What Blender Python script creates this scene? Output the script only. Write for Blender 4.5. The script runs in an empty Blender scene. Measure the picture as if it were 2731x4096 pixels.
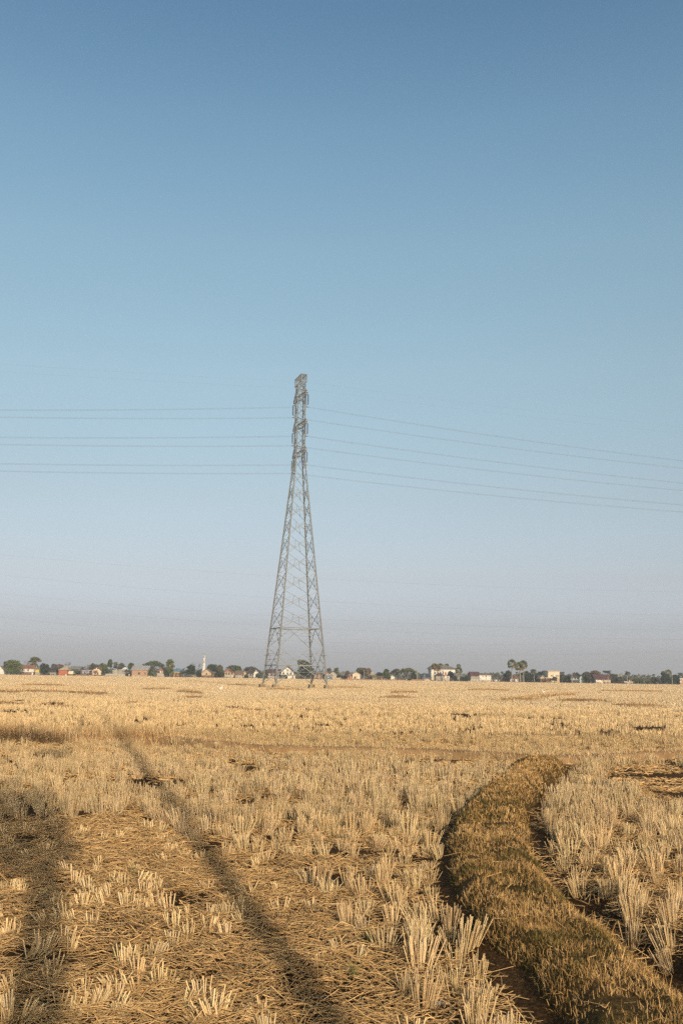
import bpy, bmesh, math, random
import numpy as np
from mathutils import Vector, Matrix

R = math.radians
PI = math.pi
rng = np.random.default_rng(7)
random.seed(7)
sc = bpy.context.scene
col = sc.collection

# ------------------------------------------------------------------ camera
CAM_H = 1.7
F = 3982.0                      # focal length in pixels of the 2731 x 4096 photograph
PITCH, ROLL = R(9.35), R(0.84)
cam_d = bpy.data.cameras.new('camera')
cam_d.sensor_fit = 'VERTICAL'
cam_d.sensor_height = 36.0
cam_d.sensor_width = 24.0
cam_d.lens = 36.0 * F / 4096.0
cam_d.clip_start = 0.1
cam_d.clip_end = 20000
cam = bpy.data.objects.new('camera', cam_d)
col.objects.link(cam)
CM = Matrix.Rotation(PI / 2 + PITCH, 3, 'X') @ Matrix.Rotation(ROLL, 3, 'Z')
cam.matrix_world = Matrix.Translation((0, 0, CAM_H)) @ CM.to_4x4()
sc.camera = cam


def ray(px, py):
    return CM @ Vector(((px - 1365.5) / F, -(py - 2048.0) / F, -1.0))


def at(px, py, D):
    """the point seen at a photo pixel, D metres ahead"""
    d = ray(px, py)
    k = D / d.y
    return Vector((d.x * k, D, CAM_H + d.z * k))


def gnd(px, py, z=0.0):
    """the point of the level z seen at a photo pixel"""
    d = ray(px, py)
    k = (z - CAM_H) / d.z
    return Vector((d.x * k, d.y * k, z))


# ------------------------------------------------------------------ light
SUN_EL, SUN_AZ = R(18.0), R(165.0)       # azimuth clockwise from +Y
sun_dir = Vector((math.sin(SUN_AZ) * math.cos(SUN_EL), math.cos(SUN_AZ) * math.cos(SUN_EL), math.sin(SUN_EL)))
sl = bpy.data.lights.new('sun', 'SUN')
sl.energy = 4.2
sl.angle = R(0.55)
sl.color = (1.0, 0.825, 0.60)
so = bpy.data.objects.new('sun', sl)
so.rotation_euler = (-sun_dir).to_track_quat('-Z', 'Y').to_euler()
so.location = (0, -20, 30)
col.objects.link(so)

w = bpy.data.worlds.new('World')
sc.world = w
w.use_nodes = True
nt = w.node_tree
nt.nodes.clear()
out = nt.nodes.new('ShaderNodeOutputWorld')
bg = nt.nodes.new('ShaderNodeBackground')
sky = nt.nodes.new('ShaderNodeTexSky')
sky.sky_type = 'NISHITA'
sky.sun_disc = False
sky.sun_elevation = SUN_EL
sky.sun_rotation = SUN_AZ
sky.altitude = 0
sky.air_density = 1.0
sky.dust_density = 2.2
sky.ozone_density = 2.0
bg.inputs['Strength'].default_value = 0.13
# elevation tint for the sky bands; out-of-view zenith brightened and warmed to fill shadows
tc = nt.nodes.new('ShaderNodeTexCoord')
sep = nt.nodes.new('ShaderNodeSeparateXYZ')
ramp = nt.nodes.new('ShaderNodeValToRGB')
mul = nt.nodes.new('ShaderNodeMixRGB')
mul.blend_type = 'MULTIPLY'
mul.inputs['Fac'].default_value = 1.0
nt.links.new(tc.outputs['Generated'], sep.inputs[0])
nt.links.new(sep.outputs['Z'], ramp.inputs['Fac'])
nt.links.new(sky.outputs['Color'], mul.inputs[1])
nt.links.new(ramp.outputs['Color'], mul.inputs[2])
sn = nt.nodes.new('ShaderNodeTexNoise')          # faint uneven haze, drawn out along the horizon
sn.inputs['Scale'].default_value = 2.2
sn.inputs['Detail'].default_value = 4
smp = nt.nodes.new('ShaderNodeMapping')
smp.inputs['Scale'].default_value = (1.0, 1.0, 4.0)
nt.links.new(tc.outputs['Generated'], smp.inputs['Vector'])
nt.links.new(smp.outputs['Vector'], sn.inputs['Vector'])
sr = nt.nodes.new('ShaderNodeMapRange')
sr.inputs['To Min'].default_value = 0.955
sr.inputs['To Max'].default_value = 1.045
nt.links.new(sn.outputs['Fac'], sr.inputs['Value'])
mul2 = nt.nodes.new('ShaderNodeVectorMath')
mul2.operation = 'SCALE'
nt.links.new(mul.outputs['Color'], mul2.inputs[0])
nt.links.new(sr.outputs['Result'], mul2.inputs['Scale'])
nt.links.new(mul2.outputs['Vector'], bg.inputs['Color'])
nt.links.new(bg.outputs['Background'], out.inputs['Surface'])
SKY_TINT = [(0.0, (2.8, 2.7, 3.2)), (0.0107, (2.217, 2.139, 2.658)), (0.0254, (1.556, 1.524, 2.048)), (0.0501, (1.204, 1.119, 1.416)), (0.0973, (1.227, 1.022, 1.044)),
            (0.1743, (1.29, 1.09, 0.941)), (0.2955, (1.468, 1.34, 1.059)), (0.4083, (1.472, 1.466, 1.175)), (0.5089, (1.23, 1.38, 1.20)), (0.5926, (0.955, 1.17, 1.11)), (0.66, (1.5, 1.45, 1.2)), (0.78, (2.4, 2.1, 1.65)), (1.0, (2.7, 2.35, 1.8))]  # top stops, above the view, are added warm fill light
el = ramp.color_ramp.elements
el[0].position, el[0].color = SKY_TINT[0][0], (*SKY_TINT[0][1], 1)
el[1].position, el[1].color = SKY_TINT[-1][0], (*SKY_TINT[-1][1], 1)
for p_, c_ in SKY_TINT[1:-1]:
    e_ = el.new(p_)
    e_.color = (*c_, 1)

sc.view_settings.view_transform = 'Standard'
sc.view_settings.look = 'None'
sc.view_settings.exposure = 0.0
sc.view_settings.gamma = 1.0
sc.render.engine = 'CYCLES'
sc.cycles.max_bounces = 6
sc.cycles.diffuse_bounces = 4
sc.cycles.transparent_max_bounces = 6
sc.cycles.volume_bounces = 0
sc.cycles.use_denoising = False


# ------------------------------------------------------------------ materials
def new_mat(name):
    m = bpy.data.materials.new(name)
    m.use_nodes = True
    t = m.node_tree
    b = t.nodes['Principled BSDF']
    b.inputs['Specular IOR Level'].default_value = 0.25
    return m, t, b


def mat(name, c, rough=0.85, var=0.18, scale=1.5, bump=0.0, metal=0.0, c2=None, aniso=None):
    """base colour broken up by two noises, object space"""
    m, t, b = new_mat(name)
    b.inputs['Roughness'].default_value = rough
    b.inputs['Metallic'].default_value = metal
    tcn = t.nodes.new('ShaderNodeTexCoord')
    src = tcn.outputs['Object']
    if aniso:
        mp = t.nodes.new('ShaderNodeMapping')
        mp.inputs['Scale'].default_value = aniso
        t.links.new(src, mp.inputs['Vector'])
        src = mp.outputs['Vector']
    n = t.nodes.new('ShaderNodeTexNoise')
    n.inputs['Scale'].default_value = scale
    n.inputs['Detail'].default_value = 7
    n.inputs['Roughness'].default_value = 0.65
    t.links.new(src, n.inputs['Vector'])
    cr = t.nodes.new('ShaderNodeValToRGB')
    d = c2 if c2 else tuple(x * (1 - 2 * var) for x in c)
    cr.color_ramp.elements[0].position = 0.32
    cr.color_ramp.elements[0].color = (*d, 1)
    cr.color_ramp.elements[1].position = 0.68
    cr.color_ramp.elements[1].color = (*c, 1)
    t.links.new(n.outputs['Fac'], cr.inputs['Fac'])
    t.links.new(cr.outputs['Color'], b.inputs['Base Color'])
    if bump:
        bp = t.nodes.new('ShaderNodeBump')
        bp.inputs['Strength'].default_value = 1.0
        bp.inputs['Distance'].default_value = bump
        t.links.new(n.outputs['Fac'], bp.inputs['Height'])
        t.links.new(bp.outputs['Normal'], b.inputs['Normal'])
    return m


def attr_mat(name, rough=0.7, translucent=0.0, spec=0.2):
    """colour of every stalk or leaf from the mesh attribute Col"""
    m, t, b = new_mat(name)
    b.inputs['Roughness'].default_value = rough
    b.inputs['Specular IOR Level'].default_value = spec
    a = t.nodes.new('ShaderNodeAttribute')
    a.attribute_name = 'Col'
    t.links.new(a.outputs['Color'], b.inputs['Base Color'])
    if translucent:
        tr = t.nodes.new('ShaderNodeBsdfTranslucent')
        mx = t.nodes.new('ShaderNodeMixShader')
        mx.inputs[0].default_value = translucent
        t.links.new(a.outputs['Color'], tr.inputs['Color'])
        t.links.new(b.outputs[0], mx.inputs[1])
        t.links.new(tr.outputs[0], mx.inputs[2])
        t.links.new(mx.outputs[0], t.nodes['Material Output'].inputs['Surface'])
    return m


M = {}
M['straw'] = attr_mat('straw', 0.6, 0.12, 0.3)
M['grass'] = attr_mat('bund_grass', 0.7, 0.2)
M['leaf'] = attr_mat('leaf', 0.7, 0.15)
M['steel'] = mat('galvanised_steel', (0.235, 0.25, 0.25), 0.6, 0.12, 3.0, c2=(0.155, 0.165, 0.165))
M['steel_dark'] = mat('weathered_steel', (0.15, 0.14, 0.12), 0.6, 0.15, 3.0)
M['footing'] = mat('stained_concrete', (0.42, 0.33, 0.21), 0.95, 0.2, 5.0, 0.01, c2=(0.12, 0.085, 0.05), aniso=(1, 1, 0.35))
M['cable'] = mat('aluminium_cable', (0.16, 0.17, 0.18), 0.6, 0.1, 0.5)
M['glass_disc'] = mat('glazed_porcelain', (0.17, 0.18, 0.19), 0.35, 0.1, 8)
M['white'] = mat('white_plaster', (0.70, 0.68, 0.63), 0.9, 0.10, 0.6, c2=(0.52, 0.49, 0.44))
M['cream'] = mat('cream_plaster', (0.66, 0.57, 0.42), 0.9, 0.10, 0.6, c2=(0.49, 0.40, 0.29))
M['yellow'] = mat('yellow_paint', (0.62, 0.50, 0.10), 0.85, 0.1, 0.7)
M['orange'] = mat('red_orange_paint', (0.42, 0.13, 0.075), 0.85, 0.10, 0.6)
M['brick'] = mat('brickwork', (0.40, 0.275, 0.18), 0.95, 0.15, 2.2, c2=(0.30, 0.18, 0.115))
M['redbrick'] = mat('red_brickwork', (0.33, 0.17, 0.11), 0.95, 0.2, 1.5, c2=(0.18, 0.10, 0.07))
M['grey'] = mat('grey_render', (0.33, 0.31, 0.27), 0.95, 0.15, 0.7, c2=(0.22, 0.20, 0.175))
M['stone'] = mat('pale_grey_blockwork', (0.43, 0.395, 0.33), 0.95, 0.15, 0.9, c2=(0.28, 0.25, 0.205))
M['tan'] = mat('tan_woven_wall', (0.50, 0.395, 0.26), 0.95, 0.15, 1.0, c2=(0.34, 0.26, 0.17))
M['wood'] = mat('brown_boards', (0.23, 0.145, 0.095), 0.9, 0.2, 1.3, c2=(0.10, 0.06, 0.045), aniso=(4, 4, 0.6))
M['darkwall'] = mat('dark_painted_boards', (0.06, 0.065, 0.065), 0.85, 0.2, 1.3)
M['bluegrey'] = mat('blue_grey_paint', (0.11, 0.13, 0.16), 0.85, 0.15, 1.0)
M['aqua'] = mat('pale_aqua_paint', (0.38, 0.46, 0.43), 0.85, 0.12, 1.0)
M['lavender'] = mat('lavender_sheet', (0.48, 0.43, 0.46), 0.7, 0.1, 1.0)
M['lime'] = mat('pale_lime_plaster', (0.60, 0.60, 0.42), 0.9, 0.1, 0.8)
M['green'] = mat('green_paint', (0.14, 0.22, 0.10), 0.85, 0.12, 1.0)
M['r_zinc'] = mat('zinc_roof_sheet', (0.38, 0.365, 0.345), 0.6, 0.12, 0.9, c2=(0.27, 0.255, 0.245), aniso=(6, 1, 1))
M['r_grey'] = mat('grey_tile_roof', (0.21, 0.195, 0.175), 0.85, 0.15, 1.2)
M['r_dark'] = mat('dark_tile_roof', (0.075, 0.068, 0.06), 0.85, 0.2, 1.2)
M['r_red'] = mat('red_tile_roof', (0.31, 0.135, 0.085), 0.85, 0.2, 1.2, c2=(0.16, 0.075, 0.055))
M['r_maroon'] = mat('maroon_tile_roof', (0.125, 0.062, 0.06), 0.8, 0.2, 1.2)
M['r_brown'] = mat('brown_tile_roof', (0.25, 0.17, 0.115), 0.88, 0.2, 1.2, c2=(0.13, 0.085, 0.06))
M['r_thatch'] = mat('pale_weathered_roof', (0.47, 0.38, 0.245), 0.95, 0.2, 1.2, c2=(0.28, 0.22, 0.145))
M['r_blue'] = mat('blue_sheet_roof', (0.10, 0.30, 0.45), 0.6, 0.1, 1.0)
M['r_navy'] = mat('navy_sheet_roof', (0.055, 0.075, 0.105), 0.7, 0.12, 1.0)
M['blue'] = mat('blue_container_paint', (0.06, 0.16, 0.24), 0.6, 0.12, 0.9)
M['pane'] = mat('dark_window', (0.035, 0.037, 0.04), 0.3, 0.1, 1.0)
M['doorm'] = mat('brown_door', (0.16, 0.085, 0.055), 0.8, 0.15, 2.0)
M['bark'] = mat('grey_bark', (0.20, 0.165, 0.125), 0.95, 0.2, 2.0, 0.02)
M['palebark'] = mat('pale_palm_bark', (0.32, 0.275, 0.215), 0.95, 0.2, 2.0, 0.02)
M['twig'] = mat('bare_grey_twigs', (0.27, 0.235, 0.20), 0.95, 0.15, 2.0)
M['pole'] = mat('concrete_pole', (0.30, 0.29, 0.27), 0.9, 0.12, 2.0)
M['feather'] = mat('white_feathers', (0.82, 0.80, 0.76), 0.9, 0.05, 4.0)
M['beak'] = mat('yellow_beak', (0.55, 0.36, 0.06), 0.6, 0.1, 4.0)


# ------------------------------------------------------------------ object helpers
def tag(o, label=None, cat=None, group=None, kind=None):
    if label: o['label'] = label
    if cat: o['category'] = cat
    if group: o['group'] = group
    if kind: o['kind'] = kind
    return o


def thing(name, label, cat, loc=(0, 0, 0), rz=0.0, group=None):
    o = bpy.data.objects.new(name, None)
    o.empty_display_size = 0.3
    o.location = loc
    o.rotation_euler = (0, 0, rz)
    col.objects.link(o)
    return tag(o, label, cat, group)


class MB:
    def __init__(self):
        self.v, self.f = [], []

    def add(self, vs, fs):
        b = len(self.v)
        self.v += [tuple(p) for p in vs]
        self.f += [tuple(i + b for i in f) for f in fs]

    def box(self, x0, x1, y0, y1, z0, z1):
        self.add([(x0, y0, z0), (x1, y0, z0), (x1, y1, z0), (x0, y1, z0), (x0, y0, z1), (x1, y0, z1), (x1, y1, z1), (x0, y1, z1)],
                 [(0, 3, 2, 1), (4, 5, 6, 7), (0, 1, 5, 4), (1, 2, 6, 5), (2, 3, 7, 6), (3, 0, 4, 7)])

    def bar(self, a, b, t, t2=None):
        """square bar"""
        a, b = Vector(a), Vector(b)
        t2 = t if t2 is None else t2
        d = (b - a)
        if d.length < 1e-6: return
        d.normalize()
        u = d.cross(Vector((0, 0, 1)))
        if u.length < 1e-3: u = Vector((1, 0, 0))
        u.normalize()
        n = u.cross(d)
        vs = []
        for p, h in ((a, t / 2), (b, t2 / 2)):
            vs += [p + u * h + n * h, p - u * h + n * h, p - u * h - n * h, p + u * h - n * h]
        self.add(vs, [(0, 1, 2, 3), (7, 6, 5, 4), (0, 4, 5, 1), (1, 5, 6, 2), (2, 6, 7, 3), (3, 7, 4, 0)])

    def tube(self, pts, rad, n=6):
        pts = [Vector(p) for p in pts]
        rs = rad if isinstance(rad, (list, tuple)) else [rad] * len(pts)
        vs = []
        u = None
        for i, p in enumerate(pts):
            d = (pts[min(i + 1, len(pts) - 1)] - pts[max(i - 1, 0)]).normalized()
            if u is None:
                u = d.cross(Vector((0, 0, 1)))
                if u.length < 1e-3: u = Vector((1, 0, 0))
            u = (u - d * u.dot(d)).normalized()
            w_ = d.cross(u)
            for k in range(n):
                a = 2 * PI * k / n
                vs.append(p + (u * math.cos(a) + w_ * math.sin(a)) * rs[i])
        fs = []
        for i in range(len(pts) - 1):
            for k in range(n):
                k2 = (k + 1) % n
                fs.append((i * n + k, i * n + k2, (i + 1) * n + k2, (i + 1) * n + k))
        fs.append(tuple(range(n - 1, -1, -1)))
        fs.append(tuple(range((len(pts) - 1) * n, len(pts) * n)))
        self.add(vs, fs)

    def lathe(self, prof, c=(0, 0, 0), n=10):
        """prof: list of (r, z)"""
        vs = []
        for r, z in prof:
            for k in range(n):
                a = 2 * PI * k / n
                vs.append((c[0] + r * math.cos(a), c[1] + r * math.sin(a), c[2] + z))
        fs = []
        for i in range(len(prof) - 1):
            for k in range(n):
                k2 = (k + 1) % n
                fs.append((i * n + k, i * n + k2, (i + 1) * n + k2, (i + 1) * n + k))
        fs.append(tuple(range(n - 1, -1, -1)))
        fs.append(tuple(range((len(prof) - 1) * n, len(prof) * n)))
        self.add(vs, fs)

    def build(self, name, m, parent=None, smooth=False):
        me = bpy.data.meshes.new(name)
        me.from_pydata(self.v, [], self.f)
        me.materials.append(m)
        if smooth:
            me.polygons.foreach_set('use_smooth', [True] * len(me.polygons))
        me.update()
        o = bpy.data.objects.new(name, me)
        col.objects.link(o)
        if parent is not None: o.parent = parent
        return o


def np_mesh(name, verts, faces, cols=None):
    """faces: (M,k) int array of one polygon size"""
    me = bpy.data.meshes.new(name)
    nv, nf, k = len(verts), len(faces), faces.shape[1]
    me.vertices.add(nv)
    me.vertices.foreach_set('co', np.ascontiguousarray(verts, np.float32).ravel())
    me.loops.add(nf * k)
    me.loops.foreach_set('vertex_index', np.ascontiguousarray(faces, np.int32).ravel())
    me.polygons.add(nf)
    me.polygons.foreach_set('loop_start', np.arange(0, nf * k, k, dtype=np.int32))
    me.polygons.foreach_set('loop_total', np.full(nf, k, np.int32))
    if cols is not None:
        a = me.attributes.new('Col', 'FLOAT_COLOR', 'POINT')
        c4 = np.ones((nv, 4), np.float32)
        c4[:, :3] = cols
        a.data.foreach_set('color', c4.ravel())
    me.update(calc_edges=True)
    me.validate()
    return me


def np_obj(name, me, m, parent=None, **kw):
    me.materials.append(m)
    o = bpy.data.objects.new(name, me)
    col.objects.link(o)
    if parent is not None: o.parent = parent
    return tag(o, **kw)


def hash2(ix, iy, s):
    h = np.sin(ix * 127.1 + iy * 311.7 + s * 74.7) * 43758.5453
    return h - np.floor(h)


def vnoise(x, y, s=0):
    x, y = np.asarray(x, float), np.asarray(y, float)
    ix, iy = np.floor(x), np.floor(y)
    fx, fy = x - ix, y - iy
    fx, fy = fx * fx * (3 - 2 * fx), fy * fy * (3 - 2 * fy)
    a, b = hash2(ix, iy, s), hash2(ix + 1, iy, s)
    c, d = hash2(ix, iy + 1, s), hash2(ix + 1, iy + 1, s)
    return (a * (1 - fx) + b * fx) * (1 - fy) + (c * (1 - fx) + d * fx) * fy


def fnoise(x, y, s=0):
    return 0.55 * vnoise(x, y, s) + 0.3 * vnoise(x * 2.1, y * 2.1, s + 3) + 0.15 * vnoise(x * 4.3, y * 4.3, s + 5)


def stalks(base, dirn, length, rad, cols, sides=3, taper=0.8, rg=None):
    """base (N,3), dirn (N,3) unit, length (N,), rad (N,), cols (N,3) -> verts, quads, cols"""
    rg = rg or rng
    N = len(base)
    ref = np.tile(np.array([[0.0, 0.0, 1.0]]), (N, 1))
    flat = np.abs(dirn[:, 2]) > 0.9
    ref[flat] = (1, 0, 0)
    u = np.cross(dirn, ref)
    u /= np.linalg.norm(u, axis=1, keepdims=True)
    v = np.cross(dirn, u)
    top = base + dirn * length[:, None]
    a0 = rg.uniform(0, 2 * PI, N)
    if sides == 1:
        e = (u * np.cos(a0)[:, None] + v * np.sin(a0)[:, None]) * rad[:, None]
        V = np.stack([base - e, base + e, top + e * taper, top - e * taper], 1).reshape(-1, 3)
        Fc = (np.arange(N)[:, None] * 4 + np.arange(4)[None]).astype(np.int32)
        return V, Fc, np.repeat(cols, 4, 0)
    ring = []
    for p, s in ((base, 1.0), (top, taper)):
        for k in range(sides):
            a = a0 + 2 * PI * k / sides
            ring.append(p + (u * np.cos(a)[:, None] + v * np.sin(a)[:, None]) * (rad * s)[:, None])
    V = np.stack(ring, 1).reshape(-1, 3)
    q = []
    for k in range(sides):
        k2 = (k + 1) % sides
        q.append([k, k2, sides + k2, sides + k])
    q = np.array(q)
    Fc = (np.arange(N)[:, None, None] * (2 * sides) + q[None]).reshape(-1, 4).astype(np.int32)
    return V, Fc, np.repeat(cols, 2 * sides, 0)


def join(parts):
    V, Fc, C = [], [], []
    o = 0
    for v, f, c in parts:
        V.append(v); Fc.append(f + o); C.append(c)
        o += len(v)
    return np.concatenate(V), np.concatenate(Fc), np.concatenate(C)
# ================================================================== GROUND
def S(p): return (p[0] * 1.7417, p[1] * 1.7417)      # pixels noted on a 1568-wide view


def lerp_tab(pts):
    pts = sorted(pts)
    X = np.array([p[0] for p in pts]); Y = np.array([p[1] for p in pts])
    return lambda v: np.interp(v, X, Y)


BH = 0.22
L_px = [(2286, 4096), (2255, 3997), (2200, 3876), (2105, 3770), (1980, 3690), (1905, 3610), (1840, 3506), (1815, 3410), (1790, 3292), (1832, 3236), (1940, 3136), (2085, 3045)]
R_px = [(2731, 3902), (2624, 3838), (2496, 3742), (2343, 3608), (2270, 3532), (2177, 3455), (2090, 3327), (2085, 3257), (2100, 3180), (2155, 3100), (2250, 3035)]
Lg = [gnd(*p, BH * 0.8) for p in L_px]
Rg = [gnd(*p, BH * 0.8) for p in R_px]
_l = lerp_tab([(p.y, p.x) for p in Lg] + [(2.0, Lg[0].x + 0.12), (-30, Lg[0].x + 1.2)])
_r = lerp_tab([(p.y, p.x) for p in Rg] + [(3.0, Rg[0].x + 0.15), (-30, Rg[0].x + 1.4)])


def xL(y): return _l(y) + 0.10 * (vnoise(y * 1.7, y * 0 + 3.3, 1) - 0.5) + 0.05 * (vnoise(y * 5.1, y * 0 + 1.3, 2) - 0.5)
def xR(y): return _r(y) + 0.10 * (vnoise(y * 1.6, y * 0 + 7.3, 1) - 0.5) + 0.05 * (vnoise(y * 4.7, y * 0 + 5.3, 2) - 0.5)


B_END = max(p.y for p in Lg + Rg) + 0.25
T_px = [(-500, 2922), (0, 2930), (200, 2937), (640, 2952), (1000, 2985), (1400, 2996), (1750, 3007), (2050, 3022), (2190, 3030), (2400, 3026), (2700, 3012), (3300, 2998)]
Tg = [gnd(*p, 0.12) for p in T_px]
_t = lerp_tab([(p.x, p.y) for p in Tg])
def yT(x): return _t(x) + 0.25 * (vnoise(x * 0.7, x * 0 + 2.2, 4) - 0.5)


FAR_BUNDS = [
    ([(-200, 2766), (0, 2766), (160, 2764), (275, 2767), (460, 2775)], 'far'),
    ([(-200, 2812), (-50, 2812), (50, 2810), (140, 2812)], 'far'),
    ([(200, 2814), (240, 2813), (300, 2815)], 'far'),
    ([(478, 2810), (540, 2808), (630, 2807)], 'far'),
    ([(555, 2756), (620, 2755), (690, 2754)], 'far'),
    ([(711, 2762), (750, 2765), (795, 2769)], 'far'),
    ([(2000, 2798), (2088, 2794), (2170, 2784), (2290, 2776)], 'far'),
    ([(2200, 2795), (2320, 2798), (2440, 2803)], 'far'),
    ([(1030, 2755), (1130, 2756), (1240, 2757)], 'far'),
    ([(1300, 2748), (1400, 2749), (1480, 2750)], 'thin'), ([(1500, 2784), (1580, 2786), (1650, 2785)], 'thin'), ([(1850, 2757), (1960, 2758), (2060, 2760)], 'thin'),
    ([(2380, 2761), (2520, 2763), (2680, 2766)], 'thin'), ([(690, 2786), (780, 2788), (870, 2789)], 'thin'), ([(60, 2737), (160, 2738), (280, 2741)], 'thin'),
    ([(890, 2737), (950, 2738), (1020, 2739)], 'thin'), ([(1560, 2768), (1620, 2767), (1690, 2767)], 'thin'), ([(2420, 2815), (2540, 2820), (2700, 2822)], 'thin'),
]
FAR_G = [[gnd(*p, 0.2) for p in b[0]] for b in FAR_BUNDS]


def bump01(t):
    t = np.clip(t, 0, 1)
    return t * t * (3 - 2 * t)


def gz(x, y):
    """height of the soil"""
    x, y = np.asarray(x, float), np.asarray(y, float)
    near = np.clip((90 - y) / 60, 0, 1)
    z = near * (0.05 * (fnoise(x * 1.1, y * 1.1, 11) - 0.5) + 0.045 * (fnoise(x * 4, y * 4, 12) - 0.5))
    m = bump01((B_END - y) / 0.6)
    z = z - m * 0.10 * np.exp(-((x - xR(y) - 0.22) / 0.2) ** 2)
    z = z - m * 0.09 * np.exp(-((x - xL(y) + 0.22) / 0.2) ** 2)
    md = bump01((-2.5 - x) / 2.5) * bump01((x + 30) / 10)
    z = z - md * 0.24 * np.exp(-((y - yT(x) + 0.85) / 0.5) ** 2)
    return z


def grow(a, step, g, n):
    o = [a]
    for _ in range(n):
        step *= g
        o.append(o[-1] + step)
    return o


xs = np.array(sorted([-v for v in grow(5.0, 0.09, 1.14, 60)] + list(np.arange(-4.93, 8.0, 0.08)) + grow(8.05, 0.09, 1.14, 60)))
ys = np.array(sorted([-v for v in grow(-2.4, 0.12, 1.2, 34)] + list(np.arange(2.5, 30, 0.08)) + grow(30.05, 0.09, 1.09, 94)))
XX, YY = np.meshgrid(xs, ys)
ZZ = gz(XX, YY)
nx, ny = len(xs), len(ys)
GV = np.stack([XX, YY, ZZ], -1).reshape(-1, 3)
ii = (np.arange(ny - 1)[:, None] * nx + np.arange(nx - 1)[None]).reshape(-1)
GF = np.stack([ii, ii + 1, ii + nx + 1, ii + nx], 1).astype(np.int32)
gme = np_mesh('field_ground', GV, GF)
gme.polygons.foreach_set('use_smooth', [True] * len(gme.polygons))

m, t, b = new_mat('straw_covered_soil')
b.inputs['Roughness'].default_value = 0.95
b.inputs['Specular IOR Level'].default_value = 0.05
tcn = t.nodes.new('ShaderNodeTexCoord')
def noise(scale, det=8, rough=0.65):
    n = t.nodes.new('ShaderNodeTexNoise')
    n.inputs['Scale'].default_value = scale
    n.inputs['Detail'].default_value = det
    n.inputs['Roughness'].default_value = rough
    t.links.new(tcn.outputs['Object'], n.inputs['Vector'])
    return n
def ramp2(src, stops):
    r = t.nodes.new('ShaderNodeValToRGB')
    e = r.color_ramp.elements
    e[0].position, e[0].color = stops[0][0], (*stops[0][1], 1)
    e[1].position, e[1].color = stops[-1][0], (*stops[-1][1], 1)
    for p_, c_ in stops[1:-1]:
        k = e.new(p_); k.color = (*c_, 1)
    t.links.new(src, r.inputs['Fac'])
    return r
n1 = noise(38, 6, 0.75)
r1 = ramp2(n1.outputs['Fac'], [(0.36, (0.036, 0.021, 0.010)), (0.53, (0.11, 0.062, 0.027)), (0.66, (0.27, 0.16, 0.068)), (0.79, (0.46, 0.295, 0.135))])
n2 = noise(0.9, 6)
r2 = ramp2(n2.outputs['Fac'], [(0.35, (0.55, 0.5, 0.45)), (0.7, (1, 1, 1))])
mm = t.nodes.new('ShaderNodeMixRGB'); mm.blend_type = 'MULTIPLY'; mm.inputs['Fac'].default_value = 1
t.links.new(r1.outputs['Color'], mm.inputs[1]); t.links.new(r2.outputs['Color'], mm.inputs[2])
t.links.new(mm.outputs['Color'], b.inputs['Base Color'])
bp = t.nodes.new('ShaderNodeBump'); bp.inputs['Distance'].default_value = 0.03
t.links.new(n1.outputs['Fac'], bp.inputs['Height']); t.links.new(bp.outputs['Normal'], b.inputs['Normal'])
M['soil'] = m
ground = np_obj('ground', gme, M['soil'], kind='structure', label='dry straw covered soil of the harvested rice field')

# village earth beyond the field, 4 mm above the field
vg = MB()
v0, v1 = 433.0, 640.0
vg.add([(-600, v0, 0.004), (600, v0, 0.004), (600, v1, 0.004), (-600, v1, 0.004)], [(0, 1, 2, 3)])
M['earth'] = mat('village_earth', (0.20, 0.15, 0.085), 0.95, 0.2, 0.25, c2=(0.07, 0.065, 0.03))
tag(vg.build('village_ground', M['earth']), kind='structure')


# ------------------------------------------------------------------ bunds
mB, t, b = new_mat('bund_earth')
b.inputs['Roughness'].default_value = 0.95
b.inputs['Specular IOR Level'].default_value = 0.05
tcn = t.nodes.new('ShaderNodeTexCoord')
n1 = noise(30, 7, 0.7)
n2 = noise(1.6, 6)
r1 = ramp2(n1.outputs['Fac'], [(0.34, (0.035, 0.025, 0.012)), (0.54, (0.12, 0.075, 0.032)), (0.72, (0.26, 0.165, 0.07))])
r2 = ramp2(n2.outputs['Fac'], [(0.38, (0.62, 0.72, 0.5)), (0.62, (1, 0.95, 0.9))])
mm = t.nodes.new('ShaderNodeMixRGB'); mm.blend_type = 'MULTIPLY'; mm.inputs['Fac'].default_value = 1
t.links.new(r1.outputs['Color'], mm.inputs[1]); t.links.new(r2.outputs['Color'], mm.inputs[2])
t.links.new(mm.outputs['Color'], b.inputs['Base Color'])
bp = t.nodes.new('ShaderNodeBump'); bp.inputs['Distance'].default_value = 0.03
t.links.new(n1.outputs['Fac'], bp.inputs['Height']); t.links.new(bp.outputs['Normal'], b.inputs['Normal'])
M['bund'] = mB


def bund_top(x, y):
    """height of the main bund (nan outside)"""
    l, r = xL(y), xR(y)
    tt = (x - l) / (r - l)
    wl = np.clip((x - (l - 0.04)) / 0.24, 0, 1)
    wr = np.clip(((r + 0.12) - x) / 0.28, 0, 1)
    end = bump01((B_END + 0.3 - y) / 1.2) * 0.55 + 0.45
    n = 0.05 * (fnoise(x * 1.6, y * 1.6, 21) - 0.5) + 0.045 * (fnoise(x * 7, y * 7, 22) - 0.5)
    hb = 0.135 + 0.13 * bump01((y - 9.0) / 5.0)
    h = (hb * end + n - 0.025 * np.exp(-((tt - 0.5) / 0.22) ** 2)) * bump01(wl) * bump01(wr)
    return h - 0.13 * (1 - np.minimum(bump01(wl * 3), bump01(wr * 3)))


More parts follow.
